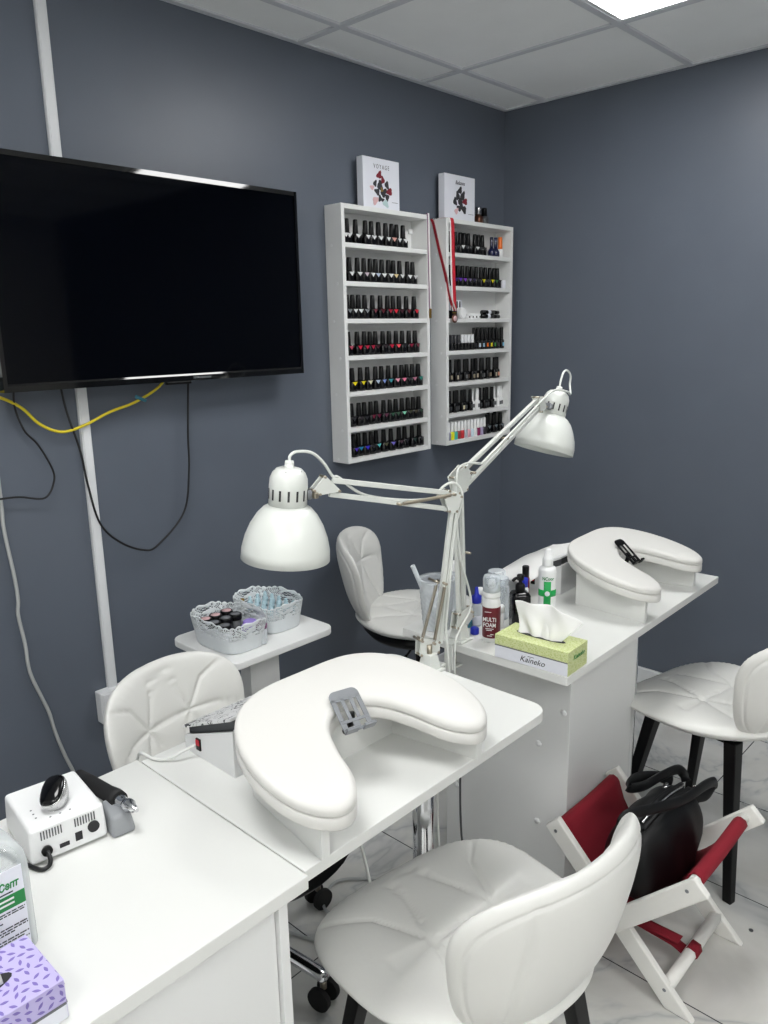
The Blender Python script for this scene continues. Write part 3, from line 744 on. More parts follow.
# dust collectors
def collector(loc, rz, w, label, cover, d0=.0, d1=.185, h0=.048, h1=.118):
    t = thing('dust_collector', label, 'dust collector', loc, rz)
    # wedge: back (y=0) low, front (y=-d1) high ; x 0..w
    hz = lambda y: h0+(h1-h0)*(-y/d1)
    th = .010; b = MB()
    for (xa, xb) in ((0, .006), (w-.006, w)):
        vs = [(x, y, zz) for x in (xa, xb) for (y, zz) in ((0,.0),(-d1,0),(-d1,h1-.026),(0,h0-.026 if h0 > .05 else h0-.02))]
        b.add(vs, [(0,1,2,3),(7,6,5,4),(0,4,5,1),(1,5,6,2),(2,6,7,3),(3,7,4,0)])
    b.bb(.006, w-.006, -.006, 0, 0, h0-.02); b.bb(.006, w-.006, -d1, -d1+.006, 0, h1-.026); b.bb(.006, w-.006, -d1+.006, -.006, 0, .004)
    b.build('housing', M['plastic'], t, bevel=.001)
    vs = [(x, y, hz(y)-dz_) for x in (.008, w-.008) for (y, dz_) in ((-.004,.02),(-d1+.004,.026),(-d1+.004,.006),(-.004,.006))]
    MB().add(vs, [(0,1,2,3),(7,6,5,4),(0,4,5,1),(1,5,6,2),(2,6,7,3),(3,7,4,0)]).build('filter_slot', M['darkgrey'], t)
    vs = [(x, y, hz(y)-dz_) for x in (-.002, w+.002) for (y, dz_) in ((.002,.006),(-d1,.006),(-d1,0),(.002,0))]
    MB().add(vs, [(0,1,2,3),(7,6,5,4),(0,4,5,1),(1,5,6,2),(2,6,7,3),(3,7,4,0)]).build('work_plate', cover, t, bevel=.001)
    sw = MB(); sw.box((-.0015, -.046, .026), (.003,.012,.022)); o = sw.build('power_switch', M['black'], t)
    MB().box((-.0035, -.046, .030), (.002,.009,.010)).build('rocker', M['ribbonred'], o)
    return t
collector((-2.313, -.918, DZ), 0, .175, 'white wedge dust collector with scribble top, under the foreground armrest', M['scribble'], d1=.15, h1=.112)
collector((-1.137, -.86, DZ), math.radians(3), .16, 'white wedge dust collector under the corner armrest, bag on top', M['plastic'], d1=.135, h1=.112)
# dust bag on far collector
b = MB()
def bagf(u, v):
    x = -1.235+.30*u; y = -.83-.12*v-.02*u
    arch = max(0, sin(PI*min(1, max(0, u))**.75))
    z = .801+.030*u*(1+v)+.028*arch*(max(0, sin(PI*v))**.6)+.002*sin(17*u+5*v)*sin(PI*v)
    return (x, y, z)
def bag_top(u, v): return bagf(u, v)
def bag_bot(u, v):
    p = bagf(u, v); return (p[0], p[1], .799+.030*u*(1+v))
b.grid(bag_top, 22, 14); b.grid(bag_bot, 22, 14)
b.build('dust_bag', M['tissue']); o = bpy.data.objects['dust_bag']; tag(o, 'white cloth dust bag lying across the dust collector of the corner desk', 'dust bag')

# cable from near collector
cable([(-2.316,-.955,.772),(-2.34,-.95,.768),(-2.36,-.935,.757),(-2.375,-.91,.754),(-2.38,-.87,.75),(-2.385,-.865,.70),(-2.39,-.86,.62)], .003, M['whitecable'], 'power_cable', 'white lead of the foreground dust collector draped over the desk edge')

# ------------------------------------------------------------------ desk lamps
def lamp(base, d, P, label, shade):
    """P: dict of world points in the lamp's plane, d = horizontal direction of that plane"""
    t = thing('desk_lamp', label, 'lamp', base, group='white clamp-on architect lamps')
    nrm = Vector((-d[1], d[0], 0)).normalized(); o3 = Vector(base)
    w = M['lampwhite']
    b = MB(base)
    b.prism([(base[0]+x*.021, base[1]+y*.021) for x, y in ((-1.2,-1.2),(1.2,-1.2),(1.2,1.2),(-1.2,1.2))], DZ, DZ+.006)
    vs = [(base[0]+x*(.019 if z == 0 else .0125), base[1]+y*(.019 if z == 0 else .0125), DZ+.006+z) for z in (0,.036) for x, y in ((-1,-1),(1,-1),(1,1),(-1,1))]
    b.add(vs, [(3,2,1,0),(4,5,6,7),(0,1,5,4),(1,2,6,5),(2,3,7,6),(3,0,4,7)])
    b.build('clamp_base', w, t, bevel=.002)
    cx, cy = P['clamp_out']
    b = MB(base); b.bar((base[0]+cx*.0, base[1]+cy*.0, DZ+.003), (base[0]+cx*.045, base[1]+cy*.045, DZ+.003), .024, .005, (-cy, cx, 0))
    b.bar((base[0]+cx*.0425, base[1]+cy*.0425, DZ+.005), (base[0]+cx*.0425, base[1]+cy*.0425, DZ-.062), .024, .005, (-cy, cx, 0))
    b.bar((base[0]+cx*.0425, base[1]+cy*.0425, DZ-.060), (base[0]+cx*.004, base[1]+cy*.004, DZ-.060), .024, .005, (-cy, cx, 0))
    b.build('clamp', w, t, bevel=.001)
    q = (base[0]+cx*.018, base[1]+cy*.018)
    k_ = MB(base); k_.cyl((q[0],q[1],DZ-.0215), (q[0],q[1],DZ-.11), .0035, n=12)
    so = k_.build('clamp_screw', M['steel'], t); MB(base).cyl((q[0]-.015,q[1],DZ-.105), (q[0]+.015,q[1],DZ-.105), .003, n=10).build('screw_handle', M['steel'], so)
    MB(base).cyl((base[0],base[1],DZ+.03), (base[0],base[1],DZ+.062), .0065, n=16).build('swivel_pin', M['steel'], t)
    side = nrm
    def plate(name, pts, th=.0025, off=.009, mat=w, par=t):
        for sgn in (-1, 1):
            b = MB(base); n = len(pts); vs = [Vector(p)+nrm*(sgn*off+e*th/2) for e in (-1,1) for p in pts]
            b.add(vs, [tuple(reversed(range(n))), tuple(range(n,2*n))]+[(i,(i+1)%n,n+(i+1)%n,n+i) for i in range(n)])
            pl = b.build(name, mat, par, bevel=.0008)
        b = MB(base)
        for p in pts: b.cyl(Vector(p)*.86+sum((Vector(q_) for q_ in pts), Vector())/len(pts)*.14-nrm*(off+.0035), Vector(p)*.86+sum((Vector(q_) for q_ in pts), Vector())/len(pts)*.14+nrm*(off+.0035), .0028, n=10)
        b.build('rivet', M['steel'], pl)
    def bar(p0, p1):
        b = MB(base); b.bar(p0, p1, .0105, .009, tuple(Vector(p1)-Vector(p0)).__class__((0,0,1)) if abs((Vector(p1)-Vector(p0)).normalized().z) < .8 else (d[0], d[1], 0))
        b.build('arm_bar', w, t, bevel=.0012)
    def spring(p0, p1):
        p0, p1 = Vector(p0), Vector(p1)
        for sgn in (1,):
            q0, q1 = p0+nrm*sgn*.0125, p1+nrm*sgn*.0125
            L = (q1-q0).length; dd = (q1-q0)/L; a = nrm; e = dd.cross(a); N = int(L/.0022)
            pts = [q0]+[q0+dd*(.008+(L-.016)*i/(N*6))+(a*cos(i*2*PI/6)+e*sin(i*2*PI/6))*.0032 for i in range(N*6+1)]+[q1]
            b = MB(base); b.tube(pts, .0009, 5, 1); b.build('spring', M['steel'], t)
        b = MB(base); b.cyl(p0-nrm*.018, p0+nrm*.018, .003, n=10); b.cyl(p1-nrm*.018, p1+nrm*.018, .003, n=10); b.build('spring_pin', M['steel'], t)
    plate('hinge_plate', P['bracket'], off=.0085)
    for p0, p1 in P['lower']: bar(p0, p1)
    spring(*P['lspring'])
    if 'lspring2' in P: spring(*P['lspring2'])
    plate('joint_plate', P['joint'], off=.0085)
    for p0, p1 in P['upper']: bar(p0, p1)
    spring(*P['uspring'])
    plate('head_plate', P['head'], off=.0085)
    # shade
    top = Vector(P['cap_top']); rim = Vector(P['rim']); ax = (rim-top).normalized(); L = (rim-top).length
    k = L/.195
    body = [(.012,0),(.024,.004),(.031,.012),(.0355,.024),(.0365,.040),(.0365,.0815)]
    b = MB(base); b.lathe([(r, h*k) for r, h in body], top, 40, axis=ax, close=False); hs = b.build('lamp_housing', w, t, solid=.0012)
    bell = [(.0365,.080),(.046,.086),(.058,.100),(.070,.122),(.0795,.148),(.0845,.172),(.0855,.195)]
    b = MB(base); b.lathe([(r, h*k) for r, h in bell], top, 48, axis=ax, close=False); b.build('lamp_shade', w, t, solid=.0014)
    a = Vector((1,0,0)); a = (a-ax*a.dot(ax)).normalized(); e = ax.cross(a)
    for i in range(14):
        th = 2*PI*i/14; dr = a*cos(th)+e*sin(th)
        b = MB(base); b.bar(top+dr*.0366+ax*.044*k, top+dr*.0366+ax*.066*k, .0042, .0016, tuple(dr.cross(ax))); b.build('vent_slot', M['socket'], hs)
    for i in range(5):
        th = 2*PI*i/5; dr = a*cos(th)+e*sin(th)
        b = MB(base); b.bar(top+dr*.019+ax*.0027*k, top+dr*.027+ax*.0072*k, .004, .0016, tuple(dr.cross(ax))); b.build('vent_slot', M['socket'], hs)
    MB(base).lathe([(.0,-.012),(.008,-.012),(.009,-.008),(.009,.0),(.012,.0)], top, 18, axis=ax).build('cord_grip', w, t)
    MB(base).lathe([(0,.085*k),(.016,.088*k),(.022,.10*k),(.029,.125*k),(.028,.14*k),(.018,.155*k),(0,.16*k)], top, 24, axis=ax).build('light_bulb', M['frost'], t)
    hc = sum((Vector(p) for p in P['head']), Vector())/len(P['head'])
    anchor = top+ax*.062*k; dirn = (hc-anchor); dirn -= ax*dirn.dot(ax); dirn.normalize()
    p_on = top+ax*.06*k+dirn*.035
    b = MB(base); b.cyl(p_on-dirn*.002, p_on+dirn*.012, .010, n=20); b.bar(p_on+dirn*.008, hc, .013, .006, (0,0,1)); b.build('head_swivel', M['greymetal'], t, bevel=.001)
    wn = MB(base); wn.box(p_on+dirn*.016+nrm*.014, (.010,.010,.012)); wn.build('wing_nut', M['steel'], t, bevel=.002)
    b = MB(base); b.tube([top-ax*.010]+P['cord'], .0030, 8, 8); b.build('lamp_cord', M['lampwhite'], t)
    b = MB(base); b.tube(P['cord2'], .0028, 8, 8); b.build('lamp_cord', M['lampwhite'], t)
    return t
PA = dict(clamp_out=(1, 0),
  bracket=[(-1.783,-1.024,.833),(-1.731,-1.038,.812),(-1.733,-1.037,.785),(-1.752,-1.033,.783),(-1.786,-1.024,.790)],
  lower=[((-1.739,-1.036,.795),(-1.695,-1.048,1.107)),((-1.727,-1.039,.802),(-1.678,-1.052,1.125))],
  lspring=((-1.782,-1.024,.826),(-1.741,-1.035,.953)), lspring2=((-1.751,-1.033,.813),(-1.72,-1.041,.945)),
  joint=[(-1.707,-1.044,1.154),(-1.672,-1.054,1.135),(-1.686,-1.050,1.099),(-1.708,-1.044,1.102),(-1.722,-1.041,1.140)],
  upper=[((-1.975,-.972,1.2045),(-1.697,-1.047,1.143)),((-1.982,-.970,1.178),(-1.7,-1.046,1.108))],
  uspring=((-1.832,-1.011,1.139),(-1.697,-1.047,1.142)),
  head=[(-1.994,-.967,1.218),(-1.960,-.976,1.182),(-2.008,-.963,1.180),(-2.022,-.960,1.190)],
  cap_top=(-2.063,-.949,1.241), rim=(-2.074,-.938,1.062),
  cord=[(-2.059,-.949,1.262),(-2.045,-.952,1.268),(-2.015,-.960,1.263),(-1.991,-.966,1.241),(-1.973,-.972,1.212),(-1.960,-.975,1.208),(-1.90,-.985,1.165),(-1.80,-1.01,1.140),(-1.725,-1.032,1.135)],
  cord2=[(-1.725,-1.032,1.135),(-1.722,-1.040,1.155),(-1.70,-1.048,1.166),(-1.678,-1.054,1.157),(-1.670,-1.058,1.13),(-1.690,-1.054,1.06),(-1.705,-1.052,.95),(-1.72,-1.052,.84),(-1.716,-1.055,.77),(-1.712,-1.055,.70),(-1.70,-1.05,.5)])
lamp((-1.764, -1.040, DZ), (-.966, .26), PA, 'white architect lamp on the foreground desk, shade hanging by the baskets', None)
RIMB = (-1.066,-.886,1.145)
PB = dict(clamp_out=(-1, 0),
  bracket=[(-1.608,-.984,.787),(-1.600,-.984,.825),(-1.536,-.975,.828),(-1.523,-.973,.795),(-1.56,-.978,.78)],
  lower=[((-1.583,-.982,.797),(-1.602,-.984,1.150)),((-1.555,-.977,.800),(-1.573,-.98,1.120))],
  lspring=((-1.540,-.975,.812),(-1.556,-.977,.966)),
  joint=[(-1.620,-.987,1.160),(-1.569,-.979,1.181),(-1.538,-.974,1.160),(-1.558,-.978,1.118),(-1.60,-.983,1.115)],
  upper=[((-1.580,-.981,1.162),(-1.15,-.919,1.302)),((-1.556,-.978,1.128),(-1.125,-.915,1.28))],
  uspring=((-1.534,-.974,1.158),(-1.365,-.95,1.219)),
  head=[(-1.174,-.922,1.309),(-1.138,-.917,1.306),(-1.112,-.913,1.274),(-1.148,-.919,1.262)],
  cap_top=(-1.012,-.899,1.312), rim=RIMB,
  cord=[(-1.000,-.898,1.342),(-.978,-.894,1.364),(-.953,-.891,1.366),(-.926,-.886,1.350),(-.930,-.887,1.325),(-.965,-.91,1.300),(-1.02,-.93,1.312),(-1.08,-.93,1.320),(-1.14,-.935,1.305),(-1.30,-.96,1.25),(-1.50,-.985,1.175)],
  cord2=[(-1.50,-.985,1.175),(-1.585,-.995,1.185),(-1.615,-.999,1.15),(-1.60,-.997,.98),(-1.545,-.99,.84),(-1.60,-1.0,.79),(-1.632,-1.01,.77),(-1.648,-1.02,.70),(-1.652,-1.03,.62),(-1.655,-1.0,.45)])
lamp((-1.579, -.981, DZ), (.99, .143), PB, 'white architect lamp on the corner desk, shade tilted towards the corner', None)

# ------------------------------------------------------------------ chairs
def seg_d(u, v, a, b):
    ax, ay = a; bx_, by = b; dx, dy = bx_-ax, by-ay
    tt = max(0, min(1, ((u-ax)*dx+(v-ay)*dy)/(dx*dx+dy*dy)))
    return math.hypot(u-ax-tt*dx, v-ay-tt*dy)
def seams(A, B, c0=0):
    """seam polylines in metres for a pad of half size A x B"""
    S1, S2 = (-.31*A, 0), (.31*A, 0)
    L = [((-1.05*A, -.12*B), (-.66*A,.0), S1), (S1, S2), (S2, (.66*A, .0), (1.05*A, -.12*B)),
         ((-.80*A, .80*B), (-.50*A,.50*B), S1), (S1, (-.17*A,.50*B), (-.09*A, 1.05*B)), ((.05*A, 1.05*B), (.16*A,.50*B), S2), (S2, (.50*A, .50*B), (.80*A, .80*B)),
         ((-.72*A, -.85*B), (-.47*A, -.45*B), S1), (S1, (0, -.62*B)), ((0, -.62*B), S2), (S2, (.47*A, -.45*B), (.72*A, -.85*B)), ((0,-.62*B),(0,-1.05*B))]
    L = [tuple((x, y+c0*B*(1-min(1, abs(y)/B))) for x, y in pl) for pl in L]
    out = []
    for pl in L:
        for i in range(len(pl)-1): out.append((pl[i], pl[i+1]))
    return out
def chair(loc, rz, label, base, seat_h=.47, cat='chair', back_h=1.0, ho=0, group='white quilted faux leather chairs'):
    t = thing('quilted_chair', label, cat, loc, rz, group)
    A, B = .236, .220; SG = seams(A, B)
    NR, NS = 54, 144
    rho = [math.sin(PI/2*i/NR)**.9 for i in range(1, NR+1)]
    def cushion(fn_front, fn_back, name, ex, mat=M['leather']):
        b = MB(); vs = [fn_front(0, 0, 0)]
        for r in rho:
            for k in range(NS):
                th = 2*PI*k/NS; cu, su = cos(th), sin(th)
                x = math.copysign(abs(cu)**(2/ex), cu)*r; y = math.copysign(abs(su)**(2/ex), su)*r
                vs.append(fn_front(x, y, r))
        nf = len(vs)
        for r in rho[:-1]:
            for k in range(NS):
                th = 2*PI*k/NS; cu, su = cos(th), sin(th)
                x = math.copysign(abs(cu)**(2/ex), cu)*r; y = math.copysign(abs(su)**(2/ex), su)*r
                vs.append(fn_back(x, y, r))
        vs.append(fn_back(0, 0, 0)); last = len(vs)-1
        fs = [(0, 1+k, 1+(k+1)%NS) for k in range(NS)]
        for j in range(NR-1):
            fs += [(1+j*NS+k, 1+(j+1)*NS+k, 1+(j+1)*NS+(k+1)%NS, 1+j*NS+(k+1)%NS) for k in range(NS)]
        bo = lambda j, k: (nf+j*NS+k) if j < NR-1 else (1+(NR-1)*NS+k)
        for j in range(NR-1):
            fs += [(bo(j,k), bo(j,(k+1)%NS), bo(j+1,(k+1)%NS), bo(j+1,k)) for k in range(NS)]
        fs += [(last, bo(0,(k+1)%NS), bo(0,k)) for k in range(NS)]
        b.add(vs, fs, True); return b.build(name, mat, t)
    def groove(x, y, dep, w=.0028):
        dm = min(seg_d(x, y, a, b_) for a, b_ in SG)
        return -dep*.55*math.exp(-(dm/w)**2) + dep*.55*(1-math.exp(-dm/.016))
    def prof(r, p=3.2): return max(0, 1-r**p)**.55
    def seat_xy(u, v):
        x = A*u*(1+.07*v-.32*max(0,-v)**2); y = B*v
        return x, y
    def seat_top(u, v, r):
        x, y = seat_xy(u, v)
        z = seat_h-.028+.028*prof(r)+groove(A*u, y, .009)*(1-r**16)
        z += .010*(abs(u)**2.5)-.010*max(0, v)**3 + .012*max(0,-v)**3
        z += .0012*sin(90*math.atan2(v, u))*r**8*(r < .999)
        return (x, y, z)
    def seat_bot(u, v, r):
        x, y = seat_xy(u, v)
        return (x*(1-.06*(1-r)), y*(1-.06*(1-r)), seat_h-.028-.030*prof(r, 5)+.010*(abs(u)**2.5)-.010*max(0,v)**3+.012*max(0,-v)**3)
    cushion(seat_top, seat_bot, 'seat', 3.0)
    # backrest : bent shell, 2D coordinates s (across) and h (up)
    HB = .168*back_h; HC = .158*back_h; Rb = .30
    SGb = seams(.225, HB, .22)
    def grooveb(s, h, dep, w=.0028):
        dm = min(seg_d(s, h, a, b_) for a, b_ in SGb)
        return -dep*.55*math.exp(-(dm/w)**2) + dep*.55*(1-math.exp(-dm/.016))
    def backp(u, v, off):
        s = .235*u*(.90+.14*v-.10*max(0,-v)**1.5); h = HC+HB*v-.012*abs(u)**2*max(0,v)
        a = s/Rb; y = -.195 - .24*h + .03*max(0,-v)**2 + Rb*(1-cos(a)) ; x = Rb*sin(a)
        nx, ny = -sin(a), cos(a)
        return (x+nx*off, y+ny*off*.97, seat_h-.035+h+off*.22)
    def back_front(u, v, r): return backp(u, v, .020*prof(r)+grooveb(.225*u, HB*v, .009)*(1-r**16) + .0012*sin(90*math.atan2(v, u))*r**8*(r < .999))
    def back_rear(u, v, r):
        off = -.030*prof(r, 4)
        off += .0035*math.exp(-((r-.90)/.012)**2)
        s = .225*u; off += .005*math.exp(-((s-.125+.02*v)/.006)**2)*(1-min(1, abs(v)**3))
        off += .005*math.exp(-((s+.125-.02*v)/.006)**2)*(1-min(1, abs(v)**3))
        return backp(u, v, off)
    cushion(back_front, back_rear, 'backrest', 3.3)
    if base == 'legs':
        MB().bb(-.13, .13, -.13, .13, seat_h-.068, seat_h-.052).build('seat_frame', M['black'], t, bevel=.004)
        for sx in (-1, 1):
            for sy in (-1, 1):
                b = MB(); p0 = Vector((sx*.120, sy*.120-.005, seat_h-.054)); p1 = Vector((sx*.178, sy*.185, 0))
                d_ = (p1-p0)
                vs = [p+Vector((i*w_/2, j*w_/2, 0)) for p, w_ in ((p0,.036),(p1,.024)) for i in (-1,1) for j in (-1,1)]
                b.add(vs, [(0,1,3,2),(4,6,7,5),(0,4,5,1),(2,3,7,6),(0,2,6,4),(1,5,7,3)]); b.build('leg', M['blackleg'], t, bevel=.003)
    else:
        b = MB(); b.lathe([(.0,seat_h-.105),(.14,seat_h-.10),(.185,seat_h-.085),(.207,seat_h-.058),(0,seat_h-.053)], (0,.045 if ho else .01,0), n=40); b.build('seat_pan', M['black'], t)
        MB().lathe([(.024,.10),(.024,.24),(.014,.245),(.014,seat_h-.12)], (0,ho,0), n=24).build('gas_lift', M['chrome'], t)
        b = MB(); b.bb(-.05, .05, ho-.04, .06, seat_h-.125, seat_h-.100); b.build('tilt_mechanism', M['black'], t, bevel=.004)
        b = MB(); b.tube([(.04,-.01,seat_h-.115),(.12,-.015,seat_h-.118),(.20,-.02,seat_h-.105)], .005, 8, 4); b.build('height_lever', M['black'], t)
        MB().lathe([(.0,.075),(.034,.078),(.036,.115),(.028,.13)], (0,ho,0), n=24).build('hub', M['chrome'], t)
        for i in range(5):
            a = 2*PI*i/5 + base; dx, dy = cos(a), sin(a)
            b = MB(); b.tube([(dx*.02, ho+dy*.02, .10),(dx*.14, ho+dy*.14, .098),(dx*.26, ho+dy*.26, .080),(dx*.275, ho+dy*.275, .072)], .015, 12, 5, flat=(.012,.017,(0,0,1)))
            lg = b.build('base_arm', M['chrome'], t)
            for sgn in (-1, 1):
                c0 = Vector((dx*.272-dy*.012*sgn, ho+dy*.272+dx*.012*sgn, .0285)); n_ = Vector((-dy*sgn, dx*sgn, 0))
                MB().cyl(c0, c0+n_*.014, .028, n=22).build('caster', M['rubber'], lg, bevel=.002)
            MB().cyl((dx*.272, ho+dy*.272, .045), (dx*.272, ho+dy*.272, .07), .008, n=12).build('caster_stem', M['steel'], lg)
    return t
chair((-2.060, -1.365, 0), math.radians(-8), 'white quilted chair with black legs in the foreground, its back towards the camera', 'legs', .475, back_h=.95)
chair((-.882, -1.365, 0), math.radians(-13), 'white quilted chair with black legs cut by the right edge of the frame', 'legs', .475, back_h=.93)
chair((-2.085, -.76, 0), math.radians(191), 'white quilted swivel chair below the television, facing the foreground desk', math.radians(-4-191), .435, back_h=1.03, ho=-.078)
chair((-1.01, -.355, 0), math.radians(214), 'white quilted swivel chair turned sideways by the wall under the polish racks', .3, .530, back_h=.94)

# ------------------------------------------------------------------ pedestal table with baskets
c = (-1.75, -.40, 0); TZ = .672
t = thing('side_table', 'small white pedestal table against the wall holding two lace baskets', 'table', c)
MB(c).prism(rounded(-1.935, -1.575, -.535, -.245, (.035,.035,.035,.035)), TZ-.020, TZ).build('tabletop', M['white'], t, bevel=.003)
MB(c).bb(-1.815, -1.715, -.445, -.40, .02, TZ-.0205).build('column', M['white'], t, bevel=.001)
MB(c).bb(-1.86, -1.66, -.50, -.30, 0, .02).build('foot_plate', M['white'], t, bevel=.003)
def basket(cx, cy, w, d, h, label, rz=0):
    c = (cx, cy, TZ)
    t = thing('lace_basket', label, 'basket', c, rz, group='white lace baskets')
    nu, nv = 132, 24; ex = 3.4
    def P(i, j):
        th = 2*PI*i/nu; v = j/nv
        k = .86+.14*v; cu, su = cos(th), sin(th)
        x = math.copysign(abs(cu)**(2/ex), cu)*w/2*k; y = math.copysign(abs(su)**(2/ex), su)*d/2*k
        z = .002+h*v
        if j == nv: z += .005*abs(sin(th*12))
        if j == nv-1: z += .003*abs(sin(th*12))
        # bulging long side
        return (x, y, z + .008*v*(cos(2*th))**2)
    vs = [P(i, j) for j in range(nv+1) for i in range(nu)]
    fs = []; rr = random.Random(5)
    for j in range(nv):
        for i in range(nu):
            if 12 <= j <= 22 and j != 17 and ((i+j) % 2 == 0) and rr.random() < .62: continue
            fs.append((j*nu+i, j*nu+(i+1)%nu, (j+1)*nu+(i+1)%nu, (j+1)*nu+i))
    fs.append(tuple(range(nu)))
    MB().add(vs, fs, True).build('basket_wall', M['lace'], t, solid=.0014)
    return t
basket(-1.843, -.398, .150, .215, .072, 'white lace basket of black lidded jars, nearer the television side')
basket(-1.684, -.368, .150, .200, .072, 'white lace basket of pale blue bottles, on the right of the small table')
for k, (dx, dy, dz) in enumerate([(-.045,.04,0),(-.01,.045,0),(.03,.05,0),(-.045,.0,0),(-.005,.005,0),(.03,.01,0),(-.04,-.04,0)]):
    x, y = -1.843+dx, -.398+dy
    t = thing('gel_jar', ['black gel jar with pink lid sticker at the back left','black gel jar with pink sticker, back middle','black gel jar with pale sticker, back right','black gel jar, middle left','black gel jar in the very middle','black gel jar, middle right','black gel jar at the front left'][k]+' of the left lace basket', 'jar', (x, y, TZ+.0035), group='black gel jars in the basket')
    MB().lathe([(.0155,0),(.0165,.002),(.0165,.052)], n=22).build('jar_body', M['darkgrey'] if k%3 else M['labelwhite'], t)
    MB().lathe([(.0175,.052),(.0178,.054),(.0178,.066),(.0165,.0675)], n=22).build('lid', M['black'], t)
    MB().lathe([(.013,.0676),(.013,.0680),(0,.0680)], n=20).build('sticker', M['pinkprint'] if k < 3 else M['greyink'], t)
for k, (dx, dy, m_) in enumerate([(.045,-.035,M['lilac']),(.02,-.06,M['lilac']),(.048,-.075,M['mauve'])]):
    t = thing('gel_jar', ['lilac glitter pot at the right','lilac glitter pot at the front','mauve pot in the front right corner'][k]+' of the left lace basket', 'jar', (-1.843+dx, -.398+dy, TZ+.0035), group='glitter pots in the basket')
    MB().lathe([(.017,0),(.018,.002),(.018,.042)], n=22).build('jar_body', M['frost'], t)
    MB().lathe([(.0185,.0422),(.019,.044),(.019,.052),(.017,.054)], n=22).build('lid', m_, t)
kk = 0
for i in range(4):
    for j in range(5):
        if (i, j) in ((0,0),): continue
        x, y = -1.684-.042+.028*i, -.368+.065-.032*j
        t = thing('dropper_bottle', f'pale blue capped bottle, {ORD[i]} row from left, {ORD[j]} from wall, right lace basket', 'bottle', (x, y, TZ+.0035), group='pale blue bottles in the basket')
        MB().lathe([(.010,0),(.011,.002),(.011,.034),(.007,.038)], n=16).build('body', M['frost'], t)
        MB().lathe([(.0085,.038),(.0085,.050),(.006,.052),(.0045,.066),(.003,.068)], n=14).build('cap', M['paleblue'], t)
t = thing('dropper_bottle', 'small amber bottle at the wall end of the right lace basket', 'bottle', (-1.726, -.29, TZ+.0035))
t.location = (-1.726, -.303, TZ+.0035)
MB().lathe([(.009,0),(.0095,.002),(.0095,.040),(.006,.044)], n=16).build('body', M['brownglass'], t)
MB().lathe([(.007,.044),(.007,.066),(.005,.068)], n=14).build('cap', M['gold'], t)

# ------------------------------------------------------------------ things on the corner desk
# tissue box
c = (-1.5555, -1.194, DZ); t = thing('tissue_box', 'green and white tissue box with a tissue sticking out on the corner desk', 'tissue box', c, math.radians(3.2))
L2, W2, H2 = .092, .185, .056
MB().bb(-L2/2, L2/2, -W2/2, W2/2, .0005, H2).build('carton', M['greenbox'], t, bevel=.001)
plabel(MB().bb(-L2/2-.0006, -L2/2, -W2/2+.001, W2/2-.001, .001, .030).build('white_panel', M['labelwhite'], t), 'white lower panel of the long side')
MB().bb(-L2/2-.0009, -L2/2-.0005, -W2/2+.001, W2/2-.001, .030, .0325).build('stripe', M['greyink'], t)
text('lettering', 'Kaineko', .019, (-L2/2-.0008, -.005, .014), (PI/2,0,-PI/2), M['ink'], t, shear=.35)
MB().bb(-L2/2-.0010, -L2/2-.0006, -.010, .006, .0225, .0235).build('small_print', M['ink'], t)
text('lettering', 'Kaineko', .016, (.004, -W2/2-.0006, .036), (PI/2,0,0), M['darkgreen'], t, shear=.35)
MB().prism([(.012*cos(a), .062*sin(a)) for a in [2*PI*k/24 for k in range(24)]], H2, H2+.0006).build('opening', M['socket'], t)
def tis(u, v):
    q = (u-.5)*2
    fold = .007*sin(2.2*q*PI+2.4*v)*(.35+.65*v)+.0025*sin(8*q+7*v)
    wy = .048+.038*v
    h = .080*v*(1-.30*max(0, q)**1.5-.10*max(0, -q)**2)
    return (-.004+fold+.010*v, -wy*q-.012*v, H2-.004+h+.002*sin(6*q)*v)
b = MB(); b.grid(tis, 44, 24); 
b.grid(lambda u, v: (tis(u, v*.8)[0]+.014*v+.006*sin(8*u), tis(u, v*.8)[1]*(1-.25*v)+.006, tis(u, v*.8)[2]-.003*v), 36, 18)
b.build('tissue', M['tissue'], t, solid=.0006)
# foam bottle
t = thing('foam_bottle', 'foam pump bottle with dark red MULTI FOAM label and clear cap on the corner desk', 'bottle', (-1.530, -1.040, DZ), math.radians(-66))
MB().lathe([(.020,0),(.0215,.003),(.0215,.098),(.0205,.104),(.0195,.112)], n=32).build('body', M['plastic'], t)
plabel(MB().lathe([(.0217,.012),(.0219,.013),(.0219,.088),(.0217,.089)], n=32, close=False).build('label', M['foamred'], t), 'dark red label')
MB().lathe([(.0205,.112),(.021,.114),(.021,.124),(.017,.130),(.012,.133),(.0085,.134),(.0085,.150),(.007,.154),(0,.155)], n=28).build('pump', M['plastic'], t)
b = MB(); b.tube([(0,0,.148),(0,-.015,.146)], .005, 10, 2); b.build('nozzle', M['plastic'], t)
MB().lathe([(.0205,.126),(.0205,.157),(.018,.164),(0,.1655)], n=28, close=False).build('clear_cap', M['clear'], t, solid=.0008)
text('lettering', 'MULTI', .0145, (0, -.0226, .060), (PI/2,0,0), M['inkwhite'], t, bold=.0002, sx=.8)
text('lettering', 'FOAM', .0145, (0, -.0226, .046), (PI/2,0,0), M['inkwhite'], t, bold=.0002, sx=.8)
for (x0, x1, z) in ((-.010,.010,.036),(-.008,.006,.032),(.002,.010,.022),(-.012,.004,.078),(-.006,.006,.018)):
    MB().bb(x0, x1, -.0224, -.0216, z, z+.0014).build('small_print', M['inkwhite'], t)
